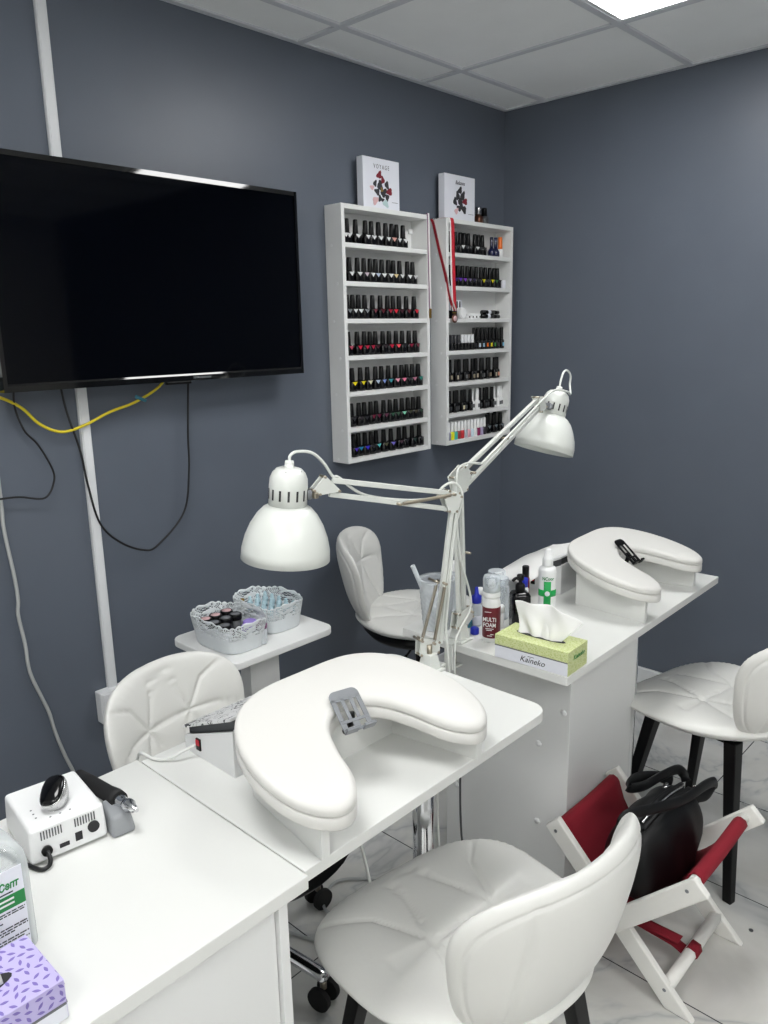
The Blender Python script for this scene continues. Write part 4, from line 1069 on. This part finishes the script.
# black pump bottle
t = thing('pump_bottle', 'black pump bottle behind the tissue box', 'bottle', (-1.413, -1.044, DZ), math.radians(-40))
MB().lathe([(.022,0),(.024,.003),(.024,.086),(.020,.093),(.011,.096)], n=28, sq=5).build('body', M['gloss'], t)
MB().lathe([(.0115,.096),(.012,.098),(.012,.112),(.008,.116),(.0045,.117),(.0045,.124),(.009,.125),(.009,.137),(.007,.139),(0,.139)], n=22).build('pump', M['black'], t)
b = MB(); b.tube([(0,0,.132),(-.016,-.010,.132),(-.024,-.015,.128)], .004, 8, 3); b.build('nozzle', M['black'], t)
# spray bottle with green cross
t = thing('spray_bottle', 'white spray bottle with a green cross on the corner desk', 'bottle', (-1.262, -1.030, DZ), math.radians(-57))
MB().lathe([(.022,0),(.0235,.003),(.0235,.112),(.021,.120),(.013,.1235)], n=32).build('body', M['plastic'], t)
MB().lathe([(.0130,.1235),(.0142,.125),(.0140,.143),(.0125,.146),(.0095,.148),(.0090,.168),(.0075,.171),(0,.1715)], n=22).build('sprayer', M['plastic'], t)
def wrap(b, x0, x1, z0, z1, R=.0238, n=8):
    P = []
    for k in range(n+1):
        x = x0+(x1-x0)*k/n; P.append((R*sin(x/R), -R*cos(x/R)))
    vs = [(x, y, z) for z in (z0, z1) for x, y in P]+[(x*1.008, y*1.008, z) for z in (z0, z1) for x, y in P]
    m_ = n+1; fs = []
    for k in range(n):
        fs += [(2*m_+k, 2*m_+k+1, 3*m_+k+1, 3*m_+k), (k+1, k, m_+k, m_+k+1), (k, k+1, 2*m_+k+1, 2*m_+k), (m_+k+1, m_+k, 3*m_+k, 3*m_+k+1)]
    fs += [(0, 2*m_, 3*m_, m_), (n, m_+n, 3*m_+n, 2*m_+n)]
    b.add(vs, fs, True)
b = MB(); wrap(b, -.0095, .0095, .020, .086); wrap(b, -.031, -.0095, .044, .062); wrap(b, .0095, .031, .044, .062); plabel(b.build('printed_cross', M['green'], t), 'green cross')
MB().lathe([(.0,0),(.0068,0),(.0068,.0006),(0,.0006)], (0,-.0242,.053), 20, axis=(0,-1,0)).build('emblem', M['labelwhite'], t)
text('lettering', 'N', .013, (-.010, -.0236, .094), (PI/2,0,-.4), M['darkgreen'], t, bold=.0002, sx=.8)
text('lettering', 'Coor', .013, (.005, -.0242, .094), (PI/2,0,.2), M['darkgreen'], t, bold=.0002, sx=.8)
# further bottles and containers
t = thing('embossed_container', 'tall clear container with embossed diamonds beside the lamp clamps', 'container', (-1.552, -.888, DZ))
b = MB(); nu, nv = 64, 40
def emb(i, j):
    u = i/nu; v = j/nv
    R0 = .034+.010*v
    k = .0016*abs(sin(PI*(u*14+v*9)))*abs(sin(PI*(u*14-v*9))) if .08 < v < .82 else 0
    return ((R0+k)*cos(2*PI*u), (R0+k)*sin(2*PI*u), .002+.128*v)
vs = [emb(i, j) for j in range(nv+1) for i in range(nu)]
fs = [(j*nu+i, j*nu+(i+1)%nu, (j+1)*nu+(i+1)%nu, (j+1)*nu+i) for j in range(nv) for i in range(nu)]+[tuple(reversed(range(nu)))]
b.add(vs, fs, True); b.build('container_wall', M['jug'], t, solid=.0014)
b = MB(); b.torus = None
b.lathe([(.0445,.127),(.0465,.129),(.0465,.133),(.0445,.134)], n=48, close=False); b.build('rim', M['jug'], t)
t = thing('straw', 'thick clear straw leaning in the embossed container', 'straw', (-1.545, -.886, DZ+.006))
MB().cyl((0,0,0), (-.062,.030,.165), .0055, n=14, caps=False).build('tube', M['frost'], t, solid=.0008)
def simple_bottle(name, label, loc, prof, mat, cap, capmat, rz=0, lab=None):
    t = thing(name, label, 'bottle', loc, rz)
    MB().lathe(prof, n=24).build('body', mat, t); MB().lathe(cap, n=20).build('cap', capmat, t)
    if lab: MB().lathe([(lab[0], lab[1]), (lab[0]+.0003, lab[1]+.0005), (lab[0]+.0003, lab[2]-.0005), (lab[0], lab[2])], n=24, close=False).build('label', lab[3], t)
    return t
simple_bottle('plastic_bottle', 'tall milky bottle standing behind the lamp springs', (-1.452, -.868, DZ), [(.017,0),(.019,.003),(.019,.110),(.012,.124)], M['frost'], [(.0115,.124),(.012,.126),(.012,.146),(.010,.149)], M['plastic'])
simple_bottle('plastic_bottle', 'small clear bottle with a dark blue cap beside the foam bottle', (-1.475, -.955, DZ), [(.0125,0),(.0135,.002),(.0135,.052),(.009,.062)], M['frost'], [(.012,.062),(.0125,.064),(.0125,.080),(.006,.083),(.004,.102),(.003,.103)], M['blue'], lab=(.0137,.006,.030,M['labelwhite']))
simple_bottle('plastic_bottle', 'clear bottle with a white cap behind the blue capped one', (-1.425, -.930, DZ), [(.012,0),(.013,.002),(.013,.055),(.008,.062)], M['frost'], [(.0095,.062),(.0095,.080),(.007,.083)], M['plastic'], lab=(.0132,.01,.035,M['labelwhite']))
simple_bottle('plastic_bottle', 'white round pot between the foam bottle and the black pump bottle', (-1.445, -1.000, DZ), [(.015,0),(.016,.002),(.016,.040)], M['plastic'], [(.0165,.0402),(.0165,.054),(.015,.056)], M['plastic'])
simple_bottle('plastic_bottle', 'clear lidded jar left of the black pump bottle', (-1.390, -.965, DZ), [(.024,0),(.026,.003),(.026,.085),(.022,.092)], M['clear'], [(.023,.092),(.024,.094),(.024,.108),(.022,.110)], M['clear'])
simple_bottle('plastic_bottle', 'clear lidded jar at the back between the bottles', (-1.330, -.915, DZ), [(.024,0),(.026,.003),(.026,.078),(.022,.085)], M['clear'], [(.023,.085),(.024,.087),(.024,.102),(.022,.104)], M['clear'])
simple_bottle('plastic_bottle', 'small blue tipped bottle left of the green cross spray', (-1.300, -.985, DZ), [(.009,0),(.010,.002),(.010,.060),(.006,.066)], M['plastic'], [(.0085,.066),(.0085,.088),(.006,.090)], M['blue'])
t = simple_bottle('plastic_bottle', 'dark red and black bottle partly hidden by the green cross spray', (-1.262, -.962, DZ), [(.010,0),(.011,.002),(.011,.075),(.009,.080)], M['wine'], [(.0095,.080),(.0095,.108),(.008,.110)], M['black'])
o = MB().lathe([(.0105,0),(.011,.002),(.011,.014),(.008,.017),(0,.0175)], n=20).build('bottle_cap', M['blue']); o.location = (-1.523, -.985, DZ); tag(o, 'bright blue loose cap lying by the lamp clamp', 'cap')
o = MB().lathe([(.013,0),(.014,.002),(.014,.016),(.013,.018),(0,.018)], n=20).build('small_pot', M['teal']); o.location = (-1.495, -.94, DZ); tag(o, 'teal pot beside the lamp clamp on the corner desk', 'pot')
t = simple_bottle('plastic_bottle', 'small white bottle with label behind the blue loose cap', (-1.480, -.925, DZ), [(.009,0),(.010,.002),(.010,.040),(.006,.044)], M['plastic'], [(.0075,.044),(.0075,.060),(.006,.062)], M['plastic'], lab=(.0102,.01,.03,M['teal'])) if False else None

# ------------------------------------------------------------------ things on the foreground desk
# nail drill
RZd = math.atan2(-.013, .109)
c = (-2.5835, -.983, DZ); t = thing('nail_drill_machine', 'white nail drill control box at the left end of the foreground desk', 'nail drill', c, RZd)
bw, bd, bh = .112, .130, .058
vs = []
for z, k in ((.003, 1.0), (bh, .955)):
    for x, y in ((-1,-1),(1,-1),(1,1),(-1,1)): vs.append((x*bw/2*k, y*bd/2*k, z))
MB().add(vs, [(3,2,1,0),(4,5,6,7),(0,1,5,4),(1,2,6,5),(2,3,7,6),(3,0,4,7)]).build('case', M['plastic'], t, bevel=.006, seg=4)
for x, y in ((-1,-1),(1,-1),(1,1),(-1,1)): MB().cyl((x*.042,y*.048,0),(x*.042,y*.048,.0032),.006,n=12).build('foot', M['rubber'], t)
fy = lambda z: -bd/2*(1-.045*(z/bh))-.0004
for g in (0, 1):
    for k in range(8):
        x = (-.038 if g == 0 else .010)+k*.0040
        MB().box((x, fy(.044), .044), (.0016,.0012,.013)).build('vent', M['darkgrey'], t)
MB().cyl((-.033,fy(.018)+.001,.020),(-.033,fy(.018)-.004,.020),.0075,n=20).build('power_inlet', M['black'], t)
MB().box((-.008, fy(.018), .018), (.014,.002,.006)).build('port', M['socket'], t)
MB().box((.013, fy(.02), .022), (.010,.002,.013)).build('port', M['socket'], t)
MB().cyl((.035,fy(.03)+.001,.028),(.035,fy(.03)-.003,.028),.0085,n=20).build('port', M['socket'], t)
b = MB(); b.tube([(-.033,fy(.02)-.003,.020),(-.033,fy(.02)-.014,.012),(-.038,fy(.02)-.016,.0045),(-.050,fy(.02)-.010,.0035),(-.068,-.03,.0035),(-.085,.02,.0035),(-.10,.085,.0035),(-.10,.105,.002),(-.10,.118,-.03)], .0032, 8, 6); b.build('power_cable', M['blackcable'], t)
for k in range(3):
    MB().cyl((-.035+.0,-.035+k*.012,bh-.0002),(-.035,-.035+k*.012,bh+.0003),.0016,n=8).build('indicator', M['greyink'], t)
    MB().cyl((-.018+k*.014,-.046,bh-.0002),(-.018+k*.014,-.046,bh+.0003),.0016,n=8).build('indicator', M['greyink'], t)
# oval knob
Rk = Matrix.Translation((-.010,-.034,bh+.007)) @ Matrix.Rotation(math.radians(14),4,'X') @ Matrix.Rotation(math.radians(-22),4,'Y') @ Matrix.Rotation(math.radians(-32),4,'Z')
def ell(b, a_, bb_, prof, cc):
    n = 36; vs = []
    for k_, h in prof:
        for i in range(n):
            th = 2*PI*i/n; cu, su = cos(th), sin(th)
            x = math.copysign(abs(cu)**(2/2.6), cu)*a_*k_; y = math.copysign(abs(su)**(2/2.6), su)*bb_*k_
            vs.append(Rk @ Vector((x+cc[0], y+cc[1], h+cc[2])))
    fs = [(j*n+i, j*n+(i+1)%n, (j+1)*n+(i+1)%n, (j+1)*n+i) for j in range(len(prof)-1) for i in range(n)]
    fs += [tuple(reversed(range(n))), tuple((len(prof)-1)*n+i for i in range(n))]
    b.add(vs, fs, True)
b = MB(); ell(b, .0180, .027, [(.8,-.012),(.95,0),(1,.004),(1,.010),(.97,.012)], (0,.020,0)); b.build('dial_ring', M['silver'], t)
b = MB(); ell(b, .0170, .026, [(1,.0121),(.97,.014),(.8,.0165),(.4,.018),(.1,.0183)], (0,.020,0)); b.build('dial', M['gloss'], t)
MB().cyl((-.008,-.012,bh-.001),(-.008,-.010,bh+.006),.012,n=20).build('dial_post', M['silver'], t)
# handpiece and cradle
t = thing('handpiece_cradle', 'grey plastic cradle beside the drill control box', 'cradle', (-2.513,-1.035,DZ), math.radians(-8))
vs = []
for z, k, w in ((0,1,1),(.032,.75,.8)):
    for x, y in ((-1,-1),(1,-1),(1,1),(-1,1)): vs.append((x*.019*w, -.003+y*.032*k, z+(.006 if (z and y > 0) else 0)))
MB().add(vs, [(3,2,1,0),(4,5,6,7),(0,1,5,4),(1,2,6,5),(2,3,7,6),(3,0,4,7)]).build('cradle_body', M['cradle'], t, bevel=.006, seg=4)
b = MB(); b.tube([(-.012,.020,.032),(.0,.020,.026),(.012,.020,.032)], .004, 8, 4); b.build('rest', M['cradle'], t)
t = thing('drill_handpiece', 'black nail drill handpiece with silver tip resting on the grey cradle', 'handpiece', (-2.52,-1.0,DZ))
p0 = Vector((-2.500,-.885,.768)); p1 = Vector((-2.505,-1.09,.795)); ax = (p1-p0).normalized(); Lh = (p1-p0).length
off = (-2.52,-1.0,DZ)
MB(off).lathe([(.006,0),(.011,.004),(.0125,.05),(.0125,.11),(.0145,.135),(.0135,.150)], p0, 24, axis=ax).build('grip', M['rubber'], t)
MB(off).lathe([(.0105,.150),(.011,.152),(.0085,.162),(.0085,.172),(.0105,.176),(.0105,.182),(.006,.188),(.006,.196),(.003,.198),(.003,.206)], p0, 24, axis=ax).build('chuck', M['chrome'], t)
b = MB(off); b.tube([p0+ax*.002, p0-ax*.02+Vector((0,0,-.004)), p0+Vector((-.015,.02,-.05)), p0+Vector((-.06,.02,-.2))], .003, 8, 6); b.build('drill_cord', M['blackcable'], t)
# disinfectant canister
t = thing('disinfectant_bottle', 'clear disinfectant bottle with green and white label at the left edge', 'bottle', (-2.757, -1.156, DZ))
w, d_ = .118, .070
def sect(k, z): return [(x*k, y*k, z) for x, y in rounded(-w/2, w/2, -d_/2, d_/2, (.014,)*4, 5)]
prof = [(.96,0),(1,.004),(1,.120),(.96,.132),(.80,.145),(.50,.153),(.25,.156)]
n = len(sect(1,0)); vs = [p for k, z in prof for p in sect(k, z)]
b = MB(); b.add(vs, [(j*n+i, j*n+(i+1)%n, (j+1)*n+(i+1)%n, (j+1)*n+i) for j in range(len(prof)-1) for i in range(n)]+[tuple(reversed(range(n))), tuple((len(prof)-1)*n+i for i in range(n))], True)
b.build('body', M['liquid'], t)
MB().lathe([(.013,.156),(.014,.158),(.014,.178),(.012,.180)], n=22).build('cap', M['plastic'], t)
LX0, LX1 = -w/2+.010, w/2-.012; ly = -d_/2-.0009
plabel(MB().bb(LX0, LX1, ly, ly+.0008, .006, .122).build('label', M['labelwhite'], t), 'white label with green band')
text('lettering', 'Дез Септ', .0135, (LX1-.006, ly-.0004, .1015), (PI/2,0,0), M['darkgreen'], t, align='RIGHT', shear=.15, bold=.0004, sx=.72)
MB().bb(.002, .034, ly-.0005, ly, .0915, .093).build('small_print', M['ink'], t)
plabel(MB().bb(LX0, LX1, ly-.0005, ly, .071, .089).build('green_band', M['darkgreen'], t), 'green band')
for k in range(2): MB().bb(-.044+.004*k, .034, ly-.0009, ly-.0004, .0825-.006*k, .0848-.006*k).build('small_print', M['inkwhite'], t)
for k, (x0, x1) in enumerate([(-.03,.045),(-.04,.045),(-.01,.018),(-.045,.045),(-.045,.046),(-.04,.03),(-.045,.046),(-.045,.04),(-.045,.046)]):
    z = [.066,.063,.055,.046,.0425,.039,.031,.0275,.024][k]
    rr = random.Random(k); x = x0
    b = MB()
    while x < x1:
        wd = rr.uniform(.003,.009); b.bb(x, min(x+wd, x1), ly-.0005, ly, z, z+.0014); x += wd+.0012
    b.build('small_print', M['ink'], t)
# lilac tissue box
c = (-2.8225, -1.271, DZ); t = thing('tissue_box', 'lilac leaf patterned tissue box in the bottom left corner of the photo', 'tissue box', c)
MB().bb(-.0975, .0975, -.0495, .0495, .0005, .050).build('carton', M['lilacpale'], t, bevel=.0012)
rr = random.Random(11); b = MB()
def leaf(b, cx, cy, a, L, W, fn):
    pl = [(L*(k/8-.5), W*math.sin(PI*k/8)*.5) for k in range(9)]+[(L*(k/8-.5), -W*math.sin(PI*k/8)*.5) for k in range(7, 0, -1)]
    b.prism([(cx+x*cos(a)-y*sin(a), cy+x*sin(a)+y*cos(a)) for x, y in pl], 0, .0003, fn)
for i in range(17):
    for j in range(9):
        leaf(b, -.092+.0115*i+rr.uniform(-.002,.002)+(.0055 if j%2 else 0), -.0435+.0108*j+rr.uniform(-.0015,.0015), rr.choice((.5,1.1,1.9,2.6,0))+rr.uniform(-.3,.3), .0095, .0036, lambda x, y, z: (min(.0965,x), max(-.0485,min(.0485,y)), .0500+z))
for i in range(17):
    for j in range(3):
        leaf(b, -.092+.0115*i+rr.uniform(-.002,.002), .0265+.0088*j+(.001 if i%2 else 0), rr.uniform(0, PI), .009, .0035, lambda x, y, z: (min(.0965,x), -.0495-z, max(.022,min(.049,y))))
for i in range(9):
    for j in range(3):
        leaf(b, -.0445+.0110*i+rr.uniform(-.001,.001), .0265+.0088*j, rr.uniform(0, PI), .009, .0035, lambda x, y, z: (.0975+z, max(-.0485,min(.0485,x)), max(.022,min(.049,y))))
b.build('leaf_print', M['lilacleaf'], t)
b = MB(); b.bb(-.0965, .0965, -.0501, -.0495, .0012, .0185); b.bb(.0975, .0981, -.0485, .0485, .0012, .0185); plabel(b.build('white_panel', M['labelwhite'], t), 'white lower band')
b = MB(); b.bb(-.0965, .0965, -.0503, -.0495, .0185, .0215); b.bb(.0975, .0983, -.0485, .0485, .0185, .0215); b.build('stripe', M['greyink'], t)
MB().prism([(.012+.050*cos(a), .002+.014*sin(a)) for a in [2*PI*k/24 for k in range(24)]], .0500, .0506).build('opening', M['socket'], t)
b = MB(); b.grid(lambda u, v: (-.036+.085*u, -.010+.024*v+.002*sin(9*u), .0515+.010*sin(PI*v)**.7*(.5+.5*u)+.002*sin(14*u+3*v)), 22, 12); b.build('film', M['film'], t, solid=.0006)

# ------------------------------------------------------------------ folding stool and handbag
c = (-1.38, -1.385, 0)
t = thing('folding_stool', 'white folding stool with dark red canvas seat between the two client chairs', 'stool', c)
xa, xb = -1.545, -1.208
def plank(x, p, q, name='frame_board'):
    b = MB(c); (y0, z0), (y1, z1) = p, q
    P0, P1 = Vector((x, y0, z0)), Vector((x, y1, z1)); d_ = (P1-P0).normalized(); a = Vector((1,0,0)).cross(d_); wd = .046; th = .018
    # foot cut flat on the floor
    vs = []
    for sx in (-1, 1):
        for (Pt, s_) in ((P0,-1),(P0,1),(P1,1),(P1,-1)):
            v = Pt+a*s_*wd/2
            if Pt is P1: v = v + d_*((.0-v.z)/d_.z)
            vs.append((v.x+sx*th/2, v.y, max(0, v.z)))
    b.add(vs, [(0,1,2,3),(7,6,5,4),(0,4,5,1),(1,5,6,2),(2,6,7,3),(3,7,4,0)])
    return b.build(name, M['wood_white'], t, bevel=.004, seg=3)
for x, o_ in ((xa, 0), (xb, 0)):
    s_ = 1 if x == xa else -1
    plank(x+s_*.020, (-1.222,.335), (-1.555,.0))
    plank(x, (-1.588,.355), (-1.235,.0))
for (y, z, xi) in ((-1.236,.316,.020),(-1.560,.335,0)):
    MB(c).cyl((xa+xi, y, z), (xb-xi, y, z), .012, n=16).build('top_rail', M['wood_white'], t)
for (y, z, xi) in ((-1.520,.048,.020),(-1.262,.052,0)):
    MB(c).cyl((xa+xi, y, z), (xb-xi, y, z), .0145, n=16).build('lower_rail', M['wood_white'], t)
for (x, y, z) in ((xa-.009,-1.560,.335),(xb+.009,-1.560,.335),(xa+.011,-1.236,.316),(xa+.011,-1.520,.048),(xb-.011,-1.236,.316)):
    sg = -1 if x < -1.38 else 1
    MB(c).cyl((x, y, z), (x+sg*.0008, y, z), .0042, n=12).build('screw', M['greymetal'], t)
b = MB(c)
prof = []
for k in range(7):
    a = math.radians(200-k*35); prof.append((-1.228+.0155*-cos(a)*-1, .322+.0155*sin(a)))
N = 20; seatp = []
y0s, z0s, y1s, z1s = -1.252, .320, -1.545, .340
for k in range(N+1):
    u = k/N; y = y0s+(y1s-y0s)*u; z = z0s+(z1s-z0s)*u-.145*(4*u*(1-u))**.72; seatp.append((y, z))
left = [(-1.236+.0155*cos(math.radians(a)), .316+.0155*sin(math.radians(a))) for a in (-90,-45,0,45,90,135)]
right = [(-1.560+.0155*cos(math.radians(a)), .335+.0155*sin(math.radians(a))) for a in (60,90,135,180,225,270)]
path = left+seatp+right
xl, xr = xa+.036, xb-.036
b.grid(lambda u, v: (xl+(xr-xl)*u, path[round(v*(len(path)-1))][0], path[round(v*(len(path)-1))][1]-.004*sin(PI*u)), 12, len(path))
b.build('canvas_seat', M['redfab'], t, solid=.003)
b = MB(c); st = [(-1.505,.048),(-1.515,.064),(-1.533,.060),(-1.537,.045),(-1.522,.031),(-1.475,.047),(-1.38,.052),(-1.30,.050),(-1.262,.034),(-1.245,.050),(-1.262,.069),(-1.30,.057),(-1.40,.056),(-1.49,.058)]
b.grid(lambda u, v: (-1.395+.032*u, st[round(v*(len(st)-1))][0], st[round(v*(len(st)-1))][1]), 4, len(st)); b.build('strap', M['redfab'], t, solid=.002)

c = (-1.375, -1.395, .188)
t = thing('handbag', 'black leather handbag with silver zip lying in the red canvas stool', 'handbag', c)
R3 = Matrix.Translation(c) @ Matrix.Rotation(math.radians(-3), 4, 'Z') @ Matrix.Rotation(math.radians(9), 4, 'X')
hw, hd, hh = .152, .088, .222
def bagv(th, ph):
    # superellipsoid with a flat-ish ridge on top
    ct, st_ = cos(th), sin(th); cp, sp = cos(ph), sin(ph)
    e1, e2 = .55, .75
    x = math.copysign(abs(ct)**e2, ct)*abs(cp)**e1; y = math.copysign(abs(st_)**e2, st_)*abs(cp)**e1; z = math.copysign(abs(sp)**e1, sp)
    zz = (z+1)/2
    taper = (1-.66*max(0, zz-.25)**1.5)*(1-.25*max(0,.3-zz))
    tx = (1-.22*max(0, zz-.45)**2)*(1-.45*max(0,.5-zz))
    return R3 @ Vector((x*hw*tx+.003*sin(9*zz+3*x), y*hd*taper+.003*sin(11*x+4*zz), zz*hh-.012*x*x-.002))
b = MB(); b.off = Vector(c)
nu, nv = 64, 32
vs = [bagv(2*PI*i/nu, -PI/2+PI*j/nv) for j in range(nv+1) for i in range(nu)]
b.add(vs, [(j*nu+i, j*nu+(i+1)%nu, (j+1)*nu+(i+1)%nu, (j+1)*nu+i) for j in range(nv) for i in range(nu)], True)
b.build('bag_body', M['bagleather'], t)
def RP(x, y, z): return R3 @ Vector((x, y, z))
b = MB(c); b.tube([RP(-.10,0,.208),RP(-.05,0,.219),RP(0,0,.222),RP(.05,0,.219),RP(.10,0,.208)], .0035, 8, 6); b.build('zip', M['silver'], t)
b = MB(c)
for k in range(2):
    s_ = -1 if k == 0 else 1
    b.tube([RP(-.115,s_*.010,.205),RP(0,s_*.010,.224),RP(.115,s_*.010,.205)], .007, 8, 6, flat=(.0025,.006,(0,0,1)))
b.build('zip_placket', M['bagleather'], t)
b = MB(c); b.tube([RP(-.135,-.02,.185),RP(-.185,0,.225),RP(-.180,.01,.262),RP(-.10,-.02,.262),RP(.0,-.04,.248),RP(.11,-.045,.238),RP(.19,-.04,.205),RP(.215,-.03,.175),RP(.18,-.03,.160),RP(.135,-.01,.165)], .01, 10, 8, flat=(.012,.0055,(0,.35,1))); b.build('handle', M['bagleather'], t)
b = MB(c); b.tube([RP(.10,.03,.205),RP(.05,.05,.232),RP(-.01,.075,.240),RP(-.035,.075,.225),RP(.0,.055,.225),RP(.06,.04,.236),RP(.13,.03,.226),RP(.14,.01,.200)], .01, 10, 8, flat=(.0125,.004,(0,.2,1))); b.build('handle', M['bagleather'], t)
def ring(p, r, ax_, name='ring'):
    b = MB(c); a = Vector(ax_).normalized(); u_ = a.orthogonal().normalized(); v_ = a.cross(u_)
    b.tube([Vector(p)+u_*cos(2*PI*k/14)*r+v_*sin(2*PI*k/14)*r for k in range(15)], .0017, 6, 2); b.build(name, M['silver'], t)
ring(RP(-.124,-.012,.168), .011, (0,1,.2)); ring(RP(-.128,-.016,.150), .008, (1,.4,.2)); ring(RP(.060,.028,.210), .011, (.3,.6,1)); ring(RP(.098,-.03,.225), .007, (1,.2,.2))
b = MB(c); b.bar(RP(-.122,-.014,.160), RP(-.128,-.018,.128), .008, .004, (0,1,0)); b.bar(RP(.03,.022,.212), RP(.07,.03,.216), .010, .003, (0,1,0)); b.build('clasp', M['silver'], t, bevel=.001)

# ------------------------------------------------------------------ cables on the floor under the desk
def floor_cable(pts, r, mat, label):
    return cable(pts, r, mat, 'floor_cable', label)
floor_cable([(-1.70,-1.0,.70),(-1.715,-1.02,.40),(-1.72,-1.03,.10),(-1.74,-1.02,.006),(-1.85,-.98,.006),(-1.95,-.90,.006),(-1.90,-.80,.006),(-1.78,-.82,.006),(-1.74,-.92,.006),(-1.82,-.98,.012),(-1.92,-.96,.012)], .003, M['whitecable'], 'white cable dropping behind the chrome leg of the foreground desk')
floor_cable([(-1.60,-1.0,.45),(-1.62,-1.02,.25),(-1.60,-1.04,.02),(-1.66,-1.0,.006),(-1.75,-.90,.006),(-1.68,-.80,.006)], .0028, M['darkgrey'], 'dark grey cable trailing from the lamp past the screwed panel')
floor_cable([(-2.415,-1.15,.05),(-2.36,-1.13,.006),(-2.27,-1.12,.006),(-2.20,-1.14,.006),(-2.17,-1.17,.03),(-2.22,-1.18,.05),(-2.28,-1.16,.02),(-2.31,-1.10,.006),(-2.22,-1.05,.006),(-2.1,-1.10,.006)], .0045, M['cable'], 'grey tangled cable on the floor beside the foreground cabinet')
floor_cable([(-2.41,-1.08,.10),(-2.33,-1.02,.006),(-2.2,-1.00,.006),(-2.05,-1.03,.006),(-1.90,-1.0,.006)], .003, M['blackcable'], 'black cable on the floor beside the foreground cabinet')
floor_cable([(-1.985,-.62,.008),(-1.90,-.86,.008),(-1.83,-.93,.008),(-1.72,-.90,.008),(-1.66,-.78,.008),(-1.74,-.68,.008),(-1.84,-.74,.014),(-1.80,-.86,.014),(-1.70,-.84,.014)], .004, M['cable'], 'grey coiled cable on the floor behind the chrome table leg')
cable([(-1.99,-.85,.72),(-1.99,-.93,.60),(-1.97,-1.02,.40),(-1.96,-1.06,.15),(-1.95,-1.04,.006),(-1.90,-1.0,.006)], .0035, M['whitecable'], 'power_cable', 'white cable hanging under the foreground desk leaf')
o = MB().lathe([(0,0),(.005,0),(.006,.002),(.003,.004),(0,.004)], n=7).build('floor_crumb', M['darkgrey']); o.location = (-1.165, -1.585, 0); tag(o, 'tiny dark crumb on the marble floor right of the stool', 'debris')

# ------------------------------------------------------------------ world and view
w = bpy.data.worlds.new('world'); sc.world = w; w.use_nodes = True
w.node_tree.nodes['Background'].inputs[0].default_value = (.6, .65, .7, 1); w.node_tree.nodes['Background'].inputs[1].default_value = .3
sc.view_settings.view_transform = 'Standard'; sc.view_settings.look = 'None'; sc.view_settings.gamma = 1
sc.view_settings.exposure = 0; sc.view_settings.use_curve_mapping = False
sc.cycles.use_denoising = True; sc.cycles.max_bounces = 8; sc.cycles.diffuse_bounces = 4; sc.cycles.glossy_bounces = 4
sc.cycles.transmission_bounces = 8; sc.cycles.sample_clamp_indirect = 6
